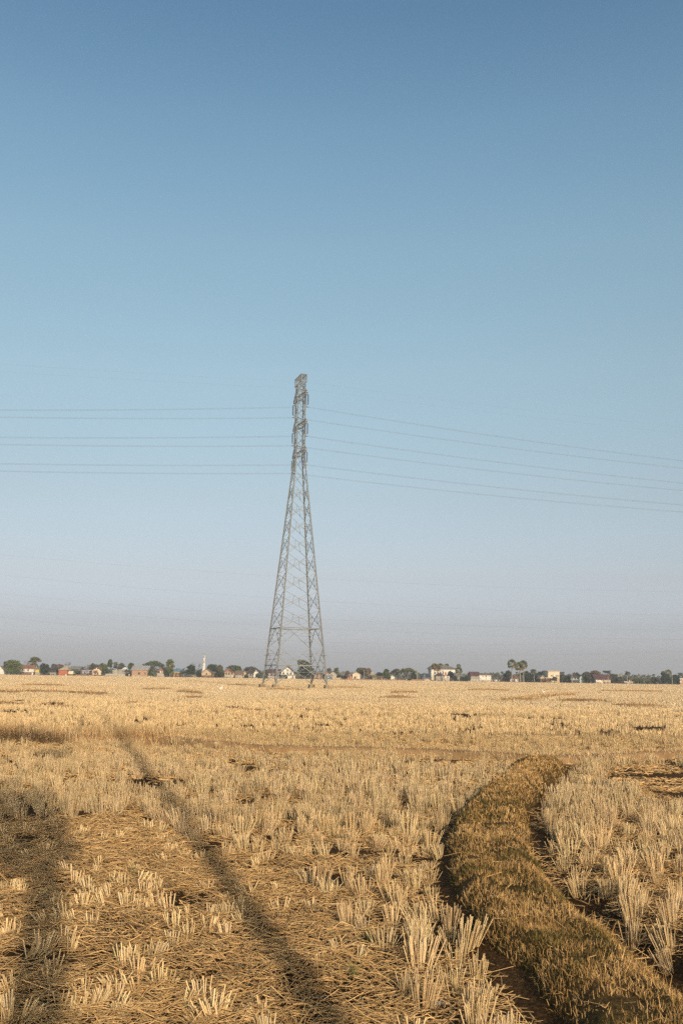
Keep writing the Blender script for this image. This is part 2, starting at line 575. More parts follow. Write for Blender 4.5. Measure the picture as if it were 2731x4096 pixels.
yy = np.concatenate([np.arange(0.5, 2.5, 0.2), np.arange(2.5, B_END, 0.06)])
uu = np.linspace(0, 1, 44)
bx = (xL(yy) - 0.16)[:, None] * (1 - uu)[None] + (xR(yy) + 0.2)[:, None] * uu[None]
by = np.repeat(yy[:, None], len(uu), 1)
bz = bund_top(bx, by)
bv = np.stack([bx, by, bz], -1).reshape(-1, 3)
nu = len(uu)
ii = (np.arange(len(yy) - 1)[:, None] * nu + np.arange(nu - 1)[None]).reshape(-1)
bf = np.stack([ii, ii + 1, ii + nu + 1, ii + nu], 1).astype(np.int32)
bme = np_mesh('bund', bv, bf)
bme.polygons.foreach_set('use_smooth', [True] * len(bme.polygons))
np_obj('bund', bme, M['bund'], kind='structure', label='raised earth bund between two paddies, overgrown with short brown grass')


def ridge(P, half, h, seed, step=0.3, ends=1.0):
    """low earth ridge along the ground polyline P -> verts, faces and sample points for its grass"""
    P = np.array([(p.x, p.y) for p in P])
    seg = np.r_[0, np.cumsum(np.linalg.norm(np.diff(P, axis=0), axis=1))]
    n = max(6, int(seg[-1] / step))
    s = np.linspace(0, seg[-1], n)
    cx, cy = np.interp(s, seg, P[:, 0]), np.interp(s, seg, P[:, 1])
    tx, ty = np.gradient(cx), np.gradient(cy)
    l = np.hypot(tx, ty); tx, ty = tx / l, ty / l
    cx = cx - ty * 0.25 * (vnoise(s * 0.6, s * 0 + seed, 5) - 0.5)
    cy = cy + tx * 0.25 * (vnoise(s * 0.6, s * 0 + seed, 5) - 0.5)
    env = bump01(np.minimum(s, seg[-1] - s) / ends) if ends else np.ones(n)
    vs = []
    K = 11
    for k in range(K):
        q = -1 + 2 * k / (K - 1)
        off = q * half * (1.5)
        x, y = cx - ty * off, cy + tx * off
        z = h * env * bump01((1 - abs(q)) * 1.8) * (0.8 + 0.4 * fnoise(x * 1.5, y * 1.5, seed)) - 0.1 * (abs(q) > 0.95)
        vs.append(np.stack([x, y, z], -1))
    V = np.stack(vs, 1)
    ii = (np.arange(n - 1)[:, None] * K + np.arange(K - 1)[None]).reshape(-1)
    return V.reshape(-1, 3), np.stack([ii, ii + K, ii + K + 1, ii + 1], 1).astype(np.int32), V


grass_parts = []


def ridge_grass(V, per_m2, lo, hi, rad, cols, seed, lean=0.35):
    rg = np.random.default_rng(seed)
    A = V[:-1, :-1]; Bv = V[1:, :-1]; Cv = V[:-1, 1:]; Dv = V[1:, 1:]
    area = np.linalg.norm(np.cross(Bv - A, Cv - A), axis=-1)
    n = max(20, int(area.sum() * per_m2))
    pick = rg.choice(area.size, n, p=(area / area.sum()).ravel())
    a, bq, c, d = (q.reshape(-1, 3)[pick] for q in (A, Bv, Cv, Dv))
    u, v = rg.random((n, 1)), rg.random((n, 1))
    p = a * (1 - u) * (1 - v) + bq * u * (1 - v) + c * (1 - u) * v + d * u * v
    p[:, 2] -= 0.01
    grass_at(p, lo, hi, rad, cols, rg, lean)


def grass_at(p, lo, hi, rad, cols, rg, lean=0.35):
    n = len(p)
    az, el_ = rg.uniform(0, 2 * PI, n), np.abs(rg.normal(0, lean, n))
    d = np.stack([np.cos(az) * np.sin(el_), np.sin(az) * np.sin(el_), np.cos(el_)], -1)
    L = rg.uniform(lo, hi, n)
    cols = np.array(cols)
    big = 0.5 * fnoise(p[:, 0] * 1.7, p[:, 1] * 1.7, 31) + 0.5 * fnoise(p[:, 0] * 6.3, p[:, 1] * 6.3, 32)
    far_ = np.clip((p[:, 1] - 5.0) / 7.0, -0.2, 1) * 0.28 * (p[:, 1] < 19)      # the far half is browner, the near half greener
    k = np.clip(((big - 0.5) * 3.0 + 0.50 + far_) * (len(cols) - 1) + rg.normal(0, 1.0, n), 0, len(cols) - 1)
    k0 = np.floor(k).astype(int); k1 = np.minimum(k0 + 1, len(cols) - 1)
    C = cols[k0] * (1 - (k - k0))[:, None] + cols[k1] * (k - k0)[:, None]
    C = C * rg.uniform(0.65, 1.35, (n, 1))
    grass_parts.append(stalks(p, d, L, np.full(n, rad) * rg.uniform(0.7, 1.3, n), C, 1, 0.4, rg))


OLIVE = [(0.10, 0.09, 0.028), (0.19, 0.135, 0.042), (0.32, 0.19, 0.068), (0.42, 0.25, 0.095), (0.52, 0.34, 0.15)]
BROWN = [(0.42, 0.26, 0.12), (0.50, 0.34, 0.17), (0.56, 0.42, 0.24)]
# grass on the main bund
for (ya, yb, dens, rad) in ((2.6, 7.0, 7500, 0.0021), (7.0, 11.0, 5200, 0.003), (11.0, B_END, 2600, 0.0055)):
    n = int(dens * (yb - ya) * 1.1)
    y = rng.uniform(ya, yb, n)
    x = (xL(y) - 0.16) + rng.random(n) * (xR(y) - xL(y) + 0.34)
    z = bund_top(x, y)
    keep = (z > -0.06) & (0.5 * fnoise(x * 9, y * 9, 35) + 0.5 * fnoise(x * 3, y * 3, 36) > 0.36 + 0.10 * fnoise(x * 1.1, y * 1.1, 37) + rng.normal(0, 0.05, n))
    p = np.stack([x, y, z - 0.008], -1)[keep]
    grass_at(p, 0.014, 0.05, rad, OLIVE, rng, 0.9)
    # taller tussocks
    n2 = int(n * 0.05)
    j = rng.choice(len(p), n2)
    sel = fnoise(p[j, 0] * 3, p[j, 1] * 3, 33) > 0.55
    grass_at(p[j][sel], 0.05, 0.11, rad, OLIVE, rng, 0.6)

M['bund_far'] = mat('dry_bund_earth', (0.33, 0.21, 0.10), 0.95, 0.2, 2.0, c2=(0.19, 0.115, 0.055))
tv, tf, tV = ridge(Tg, 0.26, 0.17, 41, 0.2, 0)
tme = np_mesh('bund', tv, tf)
np_obj('bund', tme, M['bund_far'], kind='structure', label='low dry bund crossing the field beyond the grassy one')
vis = tV[(tV[:, 5, 0] > -14) & (tV[:, 5, 0] < 14)]
ridge_grass(vis, 420, 0.04, 0.11, 0.006, BROWN + [(0.55, 0.40, 0.22)], 42, 0.7)
lf = tV[(tV[:, 5, 0] > -16) & (tV[:, 5, 0] < -4.0)]
ridge_grass(lf, 500, 0.12, 0.33, 0.006, BROWN, 47, 0.3)

for i, P in enumerate(FAR_G):
    v_, f_, V_ = ridge(P, 0.5, 0.26, 50 + i, 0.5, 1.5)
    np_obj('bund', np_mesh('bund', v_, f_), M['bund_far'], kind='structure', label='low brown bund far out in the field')
    ridge_grass(V_, 40, 0.08, 0.22, 0.02, BROWN, 60 + i, 0.4)
gv, gf, gc = join(grass_parts)
np_obj('bund_grass', np_mesh('bund_grass', gv, gf, gc), M['grass'], kind='stuff', label='short olive and brown grass growing on the bunds', cat='grass')


# ------------------------------------------------------------------ stubble
STRAW = np.array([(0.69, 0.52, 0.29), (0.62, 0.43, 0.21), (0.73, 0.58, 0.36), (0.51, 0.325, 0.145), (0.60, 0.47, 0.285)])


def straw_cols(n, rg, warm=0.0, var=1.0):
    w_ = rg.dirichlet(np.array((1.2, 1.0, 0.8, 0.5 + warm, 0.5)) / var ** 2, n)
    c = w_ @ STRAW
    return c * (1 + var * rg.uniform(-0.2, 0.12, (n, 1)))


def in_poly(x, y, poly):
    ins = np.zeros(len(x), bool)
    j = len(poly) - 1
    for i in range(len(poly)):
        xi, yi, xj, yj = poly[i][0], poly[i][1], poly[j][0], poly[j][1]
        c = ((yi > y) != (yj > y)) & (x < (xj - xi) * (y - yi) / (yj - yi + 1e-12) + xi)
        ins ^= c
        j = i
    return ins


MAT_PX = [S(p) for p in [(-220, 1885), (0, 1895), (150, 1880), (330, 1890), (440, 1940), (520, 1990), (640, 2010), (720, 2050), (790, 2130), (830, 2200), (930, 2290), (1010, 2352), (1100, 2560), (-400, 2560)]]
MAT_G = [gnd(*p) for p in MAT_PX]
BARE_PX = [[S(p) for p in q] for q in [
    [(1380, 1890), (1470, 1880), (1480, 1950), (1400, 1960)],
]]
BARE_G = [[gnd(*p) for p in q] for q in BARE_PX]


def stand(x, y, rg):
    """which clump positions carry a clump"""
    k = np.ones(len(x), bool)
    k &= ~((x > xL(y) - 0.06) & (x < xR(y) + 0.25) & (y < B_END + 0.1))
    k &= ~((y - yT(x) > np.where(x < -4, -0.6, -0.36)) & (y - yT(x) < 0.2))
    k &= ~((np.abs(y - yT(x) + 0.85) < 0.75 * bump01((-3.2 - x) / 2.2)) & (x > -16))
    mat_ = in_poly(x, y, [(p.x, p.y) for p in MAT_G])
    k &= ~(mat_ & (rg.random(len(x)) > 0.34 + 0.5 * (fnoise(x * 0.9, y * 0.9, 79) > 0.55)))
    for q in BARE_G:
        k &= ~(in_poly(x, y, [(p.x, p.y) for p in q]) & (rg.random(len(x)) > 0.25))
    gap = fnoise(x * 0.75, y * 0.75, 71)
    edge = ((x > xR(y)) & (x < xR(y) + 0.95) | (x < xL(y)) & (x > xL(y) - 0.75)) & (y < B_END)
    gap = np.where(edge, 0.8, gap)
    gap = gap - 0.06 * ((x > xR(y)) & (y < 20))
    k &= gap > np.where(y < 16, 0.42, np.where(y < 60, 0.385, 0.27))
    spot = fnoise(x * 0.33 + 50, y * 0.33, 77)
    k &= ~((spot > 0.70) & (y > 16))
    k &= rg.random(len(x)) > 0.08
    for P in FAR_G:
        A = np.array([(p.x, p.y) for p in P])
        for i in range(len(A) - 1):
            d = A[i + 1] - A[i]
            tt = np.clip(((x - A[i, 0]) * d[0] + (y - A[i, 1]) * d[1]) / (d @ d), 0, 1)
            dist = np.hypot(x - A[i, 0] - tt * d[0], y - A[i, 1] - tt * d[1])
            k &= dist > 0.75
    return k, mat_


def clump_grid(y0, y1, cell, ang, margin):
    R_ = 0.36 * y1 + margin
    n = int((max(R_ * 2, y1 - y0 + 20)) * 1.6 / cell) + 4
    a, b_ = np.meshgrid(np.arange(-n // 2, n // 2), np.arange(-n // 2, n // 2))
    a, b_ = a.ravel() * cell, b_.ravel() * cell
    x = a * math.cos(ang) - b_ * math.sin(ang)
    y = a * math.sin(ang) + b_ * math.cos(ang) + (y0 + y1) / 2
    k = (y > y0) & (y < y1) & (np.abs(x) < 0.36 * y + margin)
    x, y = x[k], y[k]
    x = x + rng.normal(0, cell * 0.13, len(x)); y = y + rng.normal(0, cell * 0.13, len(y))
    return x, y


def tuft_stalks(x, y, h, per, rg, spread, rad, sides, warm=0.0, lean_amp=0.12, splay=0.24, z=None, var=1.0):
    """clumps at x, y of height h -> stalk arrays"""
    n = len(x)
    idx = np.repeat(np.arange(n), per)
    N = len(idx)
    z = gz(x, y) if z is None else z
    r = spread * np.sqrt(rg.random(N)); a = rg.uniform(0, 2 * PI, N)
    base = np.stack([x[idx] + r * np.cos(a), y[idx] + r * np.sin(a), z[idx] - 0.015], -1)
    sp = (r / spread) * np.abs(rg.normal(splay, 0.12, N)) + np.abs(rg.normal(0, 0.04, N))
    lean_a = rg.uniform(0, 2 * PI, n); lean = np.abs(rg.normal(0, lean_amp, n))
    dx = np.cos(a) * np.sin(sp) + (np.cos(lean_a) * lean)[idx]
    dy = np.sin(a) * np.sin(sp) + (np.sin(lean_a) * lean)[idx]
    stray = rg.random(N) < 0.05
    dx = dx + stray * rg.normal(0, 0.6, N); dy = dy + stray * rg.normal(0, 0.6, N)
    d = np.stack([dx, dy, np.ones(N)], -1)
    d /= np.linalg.norm(d, axis=1, keepdims=True)
    L = h[idx] * rg.uniform(0.72, 1.08, N) * np.where(rg.random(N) < 0.15, rg.uniform(0.4, 0.8, N), 1.0)
    ctint = rg.uniform(0.86, 1.1, (n, 1)) * np.array([1, 1, 1]) * (1 + rg.normal(0, 0.012, (n, 3)))
    C = straw_cols(N, rg, warm, var) * (1 + (ctint[idx] - 1) * var)
    if n > 1:                                        # plots weathered differently, in strips across the field
        pl_ = np.clip((fnoise(x * 0.035 + 9, y * 0.075, 121) - 0.5) * 3.0, -1, 1)[idx]
        C = C * (1 + pl_[:, None] * np.array([[0.05, 0.075, 0.13]]))
        if y.min() > 59: C = C * np.array([[0.90, 0.945, 1.06]])      # the outer plots get a cooler, less yellow tint
    return stalks(base, d, L, rad * rg.uniform(0.75, 1.25, N), C, sides, 0.85, rg)


def hgt(x, y, rg, mat_):
    h = 0.165 + 0.10 * (fnoise(x * 0.5, y * 0.5, 81) - 0.35) / 0.5
    h = h * rg.uniform(0.62, 1.25, len(x))
    h = np.where((x > xR(np.clip(y, 0, 18))) & (y < 22), h * 1.18, h)
    return np.where(mat_, rg.uniform(0.07, 0.135, len(x)), np.clip(h, 0.09, 0.31))


# ---- clumps near the camera: individual objects
cx, cy = clump_grid(3.6, 14.0, 0.295, R(24), 0.6)
keep, mt = stand(cx, cy, rng)
cx, cy, mt = cx[keep], cy[keep], mt[keep]
extra = [(20, 570), (70, 570), (120, 580), (480, 530), (610, 620), (670, 630), (690, 580), (770, 560), (800, 630), (860, 540), (915, 600), (985, 570), (430, 720),
         (500, 680), (545, 690), (405, 770), (470, 800), (565, 810), (660, 700), (800, 700), (890, 690), (980, 660), (1050, 700), (20, 870), (60, 880), (150, 830),
         (430, 900), (450, 960), (210, 1000), (270, 960), (330, 1080), (70, 1230), (510, 1200), (400, 1300), (480, 1320), (575, 1300), (650, 1260), (780, 1340),
         (740, 1170), (790, 1030), (900, 1100), (830, 1200), (1020, 1170), (1010, 980), (970, 980), (1090, 890), (1100, 820), (1080, 790), (1380, 1330), (1320, 740),
         (1160, 740), (1180, 850), (230, 1370), (180, 1370), (20, 1360), (90, 1380), (360, 640), (300, 790), (370, 800), (1440, 640), (1500, 690), (1420, 720),
         (1560, 600), (1260, 1270), (1330, 1390), (460, 250), (520, 240), (650, 270), (730, 270), (800, 225), (940, 200), (1000, 215), (1060, 340), (1100, 330), (1170, 370)]
ex = [gnd(a * 0.6378, 3200 + b_ * 0.6378) for a, b_ in extra]
cx = np.r_[cx, [p.x for p in ex]]; cy = np.r_[cy, [p.y for p in ex]]; mt = np.r_[mt, np.ones(len(ex), bool)]
ch = hgt(cx, cy, rng, mt)
ch[-len(ex):] = rng.uniform(0.09, 0.155, len(ex))
infr = (np.abs(cx) < 0.343 * cy + 0.12) & (cy > 4.75)
order = np.argsort(np.where(infr, np.hypot(cx, cy), 1e9))
NI = 300
ind = order[:NI]
rest = np.setdiff1d(np.arange(len(cx)), ind)

TUFTS = {}
for kind, cnt in (('tall', 14), ('short', 8)):
    TUFTS[kind] = []
    for k in range(cnt):
        rg = np.random.default_rng(500 + k + (50 if kind == 'short' else 0))
        per = int(rg.integers(24, 46)) if kind == 'tall' else int(rg.integers(12, 22))
        h0 = np.array([0.22 if kind == 'tall' else 0.12])
        v_, f_, c_ = tuft_stalks(np.zeros(1), np.zeros(1), h0, per, rg, 0.056 if kind == 'tall' else 0.036, 0.0033 if kind == 'tall' else 0.0042, 4, 0.0, 0.13 if kind == 'tall' else 0.28, 0.22 if kind == 'tall' else 0.3, z=np.zeros(1))
        me = np_mesh('stubble_clump', v_, f_, np.clip(c_ * (1.13 if kind == 'short' else 1.06), 0, 0.85))
        me.materials.append(M['straw'])
        TUFTS[kind].append(me)
ZONES = {
    'mat': ('short cut stubble clump poking out of the trampled straw left of the bund', 'stubble clumps in the trampled straw'),
    'left': ('tall pale stubble clump in the thick stand just left of the grassy bund', 'stubble clumps left of the grassy bund'),
    'right': ('tall stubble clump in the stand just right of the grassy bund', 'stubble clumps right of the grassy bund'),
}
for i in ind:
    kind = 'short' if mt[i] else 'tall'
    me = TUFTS[kind][int(rng.integers(len(TUFTS[kind])))]
    o = bpy.data.objects.new('stubble_clump', me)
    s = ch[i] / (0.22 if kind == 'tall' else 0.12)
    wv = float(np.clip(s, 0.8, 1.15) * rng.uniform(0.8, 1.2))
    o.scale = (wv, wv, s)
    o.location = (cx[i], cy[i], float(gz(cx[i], cy[i])))
    tl = 0.07 if kind == 'tall' else 0.2
    o.rotation_euler = (rng.normal(0, tl), rng.normal(0, tl), rng.uniform(0, 2 * PI))
    z_ = 'mat' if mt[i] else ('right' if cx[i] > xR(cy[i]) - 0.1 else 'left')
    tag(o, ZONES[z_][0], 'stubble clump', ZONES[z_][1])
    col.objects.link(o)

# ---- the rest of the field
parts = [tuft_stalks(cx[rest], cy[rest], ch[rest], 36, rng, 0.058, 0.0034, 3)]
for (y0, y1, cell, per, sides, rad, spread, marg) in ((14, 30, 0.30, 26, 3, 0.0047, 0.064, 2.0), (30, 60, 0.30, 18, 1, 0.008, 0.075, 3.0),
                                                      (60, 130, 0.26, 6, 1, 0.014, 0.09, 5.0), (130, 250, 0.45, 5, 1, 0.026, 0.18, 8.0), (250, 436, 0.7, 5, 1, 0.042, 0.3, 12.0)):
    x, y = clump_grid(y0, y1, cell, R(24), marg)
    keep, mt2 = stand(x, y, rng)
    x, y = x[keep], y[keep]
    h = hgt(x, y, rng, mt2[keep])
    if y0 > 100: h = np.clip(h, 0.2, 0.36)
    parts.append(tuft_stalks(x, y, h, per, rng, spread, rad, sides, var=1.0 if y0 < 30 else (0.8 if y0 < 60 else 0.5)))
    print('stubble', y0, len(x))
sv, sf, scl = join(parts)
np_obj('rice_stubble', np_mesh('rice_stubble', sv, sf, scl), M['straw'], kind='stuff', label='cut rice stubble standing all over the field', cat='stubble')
print('stubble quads', len(sf))

# ---- loose straw lying on the ground
def litter(x, y, lo, hi, rad, sides, rg, lift=0.055):
    n = len(x)
    a0 = 2 * PI * fnoise(x * 1.2, y * 1.2, 91) * 1.5
    a = a0 + rg.normal(0, 0.55, n) + (rg.random(n) < 0.2) * rg.uniform(-1.5, 1.5, n)
    el_ = rg.normal(0.08, 0.27, n)
    d = np.stack([np.cos(a) * np.cos(el_), np.sin(a) * np.cos(el_), np.sin(el_)], -1)
    z = gz(x, y)
    onb = (x > xL(y) - 0.05) & (x < xR(y) + 0.05) & (y < B_END)
    z = np.where(onb, bund_top(x, y), z)
    base = np.stack([x, y, z + rg.random(n) ** 1.5 * lift + 0.004], -1)
    L = lo + (hi - lo) * rg.random(n) ** 1.7
    C = straw_cols(n, rg, 0.6) * np.array([1.06, 0.93, 0.755]) * rg.uniform(0.6, 1.22, (n, 1))
    r_ = rad * rg.uniform(0.6, 1.3, n)
    b0 = base - d * (L / 2)[:, None]
    first = stalks(b0, d, L, r_, C, sides, 0.9, rg)
    kk = np.where(rg.random(n) < 0.45)[0]            # kinked straws: a second piece bent off the first
    a2 = np.arctan2(d[kk, 1], d[kk, 0]) + rg.normal(0, 0.55, len(kk))
    e2 = -np.abs(rg.normal(0.1, 0.2, len(kk)))
    d2 = np.stack([np.cos(a2) * np.cos(e2), np.sin(a2) * np.cos(e2), np.sin(e2)], -1)
    second = stalks((b0 + d * L[:, None])[kk], d2, L[kk] * rg.uniform(0.3, 0.9, len(kk)), r_[kk] * 0.9, C[kk], sides, 0.8, rg)
    return join([first, second])


lp = []
for (y0, y1, dens, sides, rad, hi) in ((3.4, 6.5, 1700, 3, 0.0024, 0.17), (6.5, 10, 1400, 3, 0.0028, 0.17), (10, 16, 900, 3, 0.0036, 0.18), (16, 30, 420, 1, 0.0055, 0.18)):
    n = int(dens * 0.36 * (y1 * y1 - y0 * y0) * 1.25)
    y = np.sqrt(rng.uniform(y0 * y0, y1 * y1, n))
    x = (rng.random(n) * 2 - 1) * (0.36 * y + 0.5)
    onb = (x > xL(y) - 0.12) & (x < xR(y) + 0.1) & (y < B_END)
    dens_n = fnoise(x * 1.6, y * 1.6, 95)
    mt3 = in_poly(x, y, [(p.x, p.y) for p in MAT_G])
    k = np.where(onb, rng.random(n) < 0.006, np.where((x > xR(y)) & (x < xR(y) + 0.42) & (y < B_END) & (rng.random(n) > 0.42) | (x < xL(y)) & (x > xL(y) - 0.3) & (y < B_END) & (rng.random(n) > 0.45), False, np.where(mt3, dens_n > 0.20 + 0.16 * rng.random(n), (dens_n > 0.42) & (rng.random(n) < 0.6))))
    k &= ~((np.abs(y - yT(x) + 0.85) < 0.6) & (x < -4.2))
    lp.append(litter(x[k], y[k], 0.035, hi * 1.15, rad, sides, rng))
lv, lf_, lc = join(lp)
np_obj('straw_litter', np_mesh('straw_litter', lv, lf_, lc), M['straw'], kind='stuff', label='loose cut straw lying trampled on the soil', cat='straw')
print('litter quads', len(lf_))

# ================================================================== LATTICE TOWER
TD = 125.0
TB = at(1176.7, 2757, TD)
TC = Vector((TB.x, TD, 0))
TW = thing('transmission_tower', 'tall tapering steel lattice pylon standing on four concrete footings in the stubble field', 'pylon', TC)


def tz(py):
    """height of a photo row on the axis of the tower"""
    t_ = (2757 - py) / (2757 - 1520)
    return at(1176.7 + 27 * t_, py, TD).z


ROT = R(-26.5)
corner_ang = [ROT, ROT + PI / 2, ROT + PI, ROT + 1.5 * PI]     # near right, far right, far left, near left
Z_BASE, Z_WAIST, Z_TOP = 0.62, tz(1828), tz(1538)
R_BASE, R_WAIST, R_TOP = 143.8 / 3982 * TD, 24.6 / 3982 * TD, 21.5 / 3982 * TD


def rad_at(z):
    if z <= Z_WAIST:
        return R_BASE + (R_WAIST - R_BASE) * (z - Z_BASE) / (Z_WAIST - Z_BASE)
    return R_WAIST + (R_TOP - R_WAIST) * (z - Z_WAIST) / (Z_TOP - Z_WAIST)


def cor(k, z):
    a = corner_ang[k % 4]
    r = rad_at(z)
    return Vector((r * math.cos(a), r * math.sin(a), z))


LEG_T, BR, BR2 = 0.115, 0.046, 0.026
for k in range(4):
    mb = MB()
    mb.bar(cor(k, 0.50), cor(k, Z_WAIST), 0.15, LEG_T)
    mb.bar(cor(k, Z_WAIST), cor(k, Z_TOP), LEG_T, 0.10)
    leg = mb.build('leg', M['steel'], TW)
    c = cor(k, 0)
    ft = MB()
    r_ = 0.36
    q0 = [(-r_, -r_), (r_, -r_), (r_, r_), (-r_, r_)]
    vs = [(x * 1.03, y * 1.03, -0.15) for x, y in q0] + [(x, y, 0.50) for x, y in q0] + [(x * 0.9, y * 0.9, 0.56) for x, y in q0]
    vs = [(c.x + x * math.cos(ROT + 0.8) - y * math.sin(ROT + 0.8), c.y + x * math.sin(ROT + 0.8) + y * math.cos(ROT + 0.8), z + 0.02) for x, y, z in vs]
    fs = [(8, 9, 10, 11)]
    for b0 in (0, 4):
        for i in range(4):
            fs.append((b0 + i, b0 + (i + 1) % 4, b0 + 4 + (i + 1) % 4, b0 + 4 + i))
    ft.add(vs, fs)
    # rusty streak plates bolted on the faces
    ft.build('footing', M['footing'], TW)

rows = [2515, 2442, 2368, 2294, 2221, 2147, 2076, 2010, 1944, 1884, 1828]
for a_, b_ in zip(rows[:-1], rows[1:]):
    z0, z1 = tz(a_), tz(b_)
    big = a_ > 2100
    for k in range(4):
        mb = MB()
        A0, B0, A1, B1 = cor(k, z0), cor(k + 1, z0), cor(k, z1), cor(k + 1, z1)
        mb.bar(A0, B1, BR); mb.bar(B0, A1, BR)
        w0, w1 = (A0 - B0).length, (A1 - B1).length
        tX = w0 / (w0 + w1)
        X = A0.lerp(B1, tX)
        if a_ > 1950:
            for (lo, hi, p, q) in ((A0, A1, A0.lerp(B1, 0.27), A1.lerp(B0, 0.27)), (B0, B1, B0.lerp(A1, 0.27), B1.lerp(A0, 0.27))):
                mid = lo.lerp(hi, 0.5)
                mb.bar(mid, p, BR2); mb.bar(mid, q, BR2)
                mb.bar(p, q, 0.035)
        mb.build('bracing', M['steel'], TW)

# belts and the open base
zb1, zm, zb2 = tz(2515), tz(2590), tz(2662)
for k in range(4):
    mb = MB()
    A, B = cor(k, zb1), cor(k + 1, zb1)
    mid = A.lerp(B, 0.5)
    mb.bar(A, B, 0.09)
    n_in = Vector((-mid.x, -mid.y, 0)).normalized()
    mb.bar(mid, (cor(k + 1, zb1) + cor(k + 2, zb1)) / 2, 0.05)
    mb.build('belt', M['steel'], TW)
    # diamond between the belts
    mb = MB()
    Am, Bm = cor(k, zm), cor(k + 1, zm)
    A2, B2 = cor(k, zb2), cor(k + 1, zb2)
    mid2 = A2.lerp(B2, 0.5)
    for P, Pm, P2, top in ((A, Am, A2, mid), (B, Bm, B2, mid)):
        mb.bar(top, Pm, 0.052)
        mb.bar(Pm, mid2, 0.042)
        for f in (0.33, 0.67):
            z_ = P.lerp(Pm, f)
            q = top.lerp(Pm, 0.35 + 0.4 * f)
            mb.bar(z_, Pm.lerp(top, 1 - f), 0.04)
            mb.bar(P.lerp(Pm, f - 0.3), Pm.lerp(top, 1 - f), 0.035)
            mb.bar(Pm.lerp(P2, f), Pm.lerp(mid2, f), 0.04)
            mb.bar(Pm.lerp(P2, f + 0.3), Pm.lerp(mid2, f), 0.035)
    mb.build('bracing', M['steel'], TW)
    mb = MB()
    mb.bar(A2, B2, 0.10)
    mb.bar(mid2, (cor(k + 1, zb2) + cor(k + 2, zb2)) / 2, 0.05)
    mb.build('belt', M['steel'], TW)
    mb = MB()
    A3, B3 = cor(k, Z_BASE + 0.05), cor(k + 1, Z_BASE + 0.05)
    for P2, P3 in ((A2, A3), (B2, B3)):
        mb.bar(mid2, P3, 0.072)
        for f in (0.36, 0.68):
            mb.bar(P2.lerp(P3, f), mid2.lerp(P3, f), 0.045)
            mb.bar(P2.lerp(P3, f - 0.36), mid2.lerp(P3, f), 0.045)
    mb.build('bracing', M['steel'], TW)

# spiked guard half way up the base
gd = MB()
zg = tz(2622)
for k in range(4):
    c = cor(k, zg)
    for j in range(8):
        a = 2 * PI * j / 8
        gd.bar(c, c + Vector((math.cos(a), math.sin(a), 0.1)) * 0.42, 0.03)
gd.build('climbing_guard', M['steel_dark'], TW)
# step bolts on the leg nearest the far right
sb = MB()
k = 1
for i in range(60):
    z_ = zb1 + (Z_WAIST - zb1) * i / 59
    c = cor(k, z_)
    s_ = 1 if i % 2 else -1
    sb.bar(c, c + Vector((math.cos(ROT + PI / 4 * (1 + s_)), math.sin(ROT + PI / 4 * (1 + s_)), 0)) * 0.22, 0.03)
sb.build('step_bolts', M['steel_dark'], TW)

# straight upper body
up = [1828, 1790, 1747, 1706, 1668, 1628, 1588, 1560, 1538]
for a_, b_ in zip(up[:-1], up[1:]):
    for k in range(4):
        mb = MB()
        A0, B0, A1, B1 = cor(k, tz(a_)), cor(k + 1, tz(a_)), cor(k, tz(b_)), cor(k + 1, tz(b_))
        mb.bar(A0, B1, 0.045); mb.bar(B0, A1, 0.045)
        if a_ in (1828, 1790, 1706, 1588, 1560): mb.bar(A0, B0, 0.06)
        mb.build('bracing', M['steel'], TW)

# arms point along the face normals: towards the camera right, away to the left
ARM = Vector((math.cos(ROT - PI / 4), math.sin(ROT - PI / 4), 0))
SIDE = Vector((-ARM.y, ARM.x, 0))
arm_tips = {}
for name, py in (('top', 1592), ('middle', 1706), ('bottom', 1818)):
    z0 = tz(py); z1 = tz(py - 32)
    for sgn in (1, -1):
        h = rad_at(z0) / math.sqrt(2)
        tip = ARM * sgn * 2.9 + Vector((0, 0, z0 + 0.1))
        arm_tips[(name, sgn)] = tip
        mb = MB()
        for s in (-1, 1):
            lo = ARM * sgn * h + SIDE * s * h + Vector((0, 0, z0))
            hi = ARM * sgn * h + SIDE * s * h + Vector((0, 0, z1))
            e = tip + SIDE * s * 0.12
            mb.bar(lo, e, 0.06); mb.bar(hi, e + Vector((0, 0, 0.05)), 0.05)
            for f in (0.33, 0.66):
                mb.bar(lo.lerp(e, f), hi.lerp(e, f), 0.028)
                mb.bar(lo.lerp(e, f), hi.lerp(e, f - 0.33), 0.028)
            mb.bar(lo, lo.lerp(e, 0.33) - SIDE * s * 0.6, 0.028)
        for f in (0.0, 0.33, 0.66):
            p = [(ARM * sgn * h + SIDE * s * h + Vector((0, 0, z0))).lerp(tip, f) for s in (-1, 1)]
            p2 = [(ARM * sgn * h + SIDE * s * h + Vector((0, 0, z0))).lerp(tip, f + 0.33) for s in (-1, 1)]
            mb.bar(p[0], p[1], 0.032); mb.bar(p[0], p2[1], 0.026)
        mb.box(tip.x - 0.12, tip.x + 0.12, tip.y - 0.12, tip.y + 0.12, tip.z - 0.14, tip.z + 0.04)
        mb.build('cross_arm', M['steel'], TW)
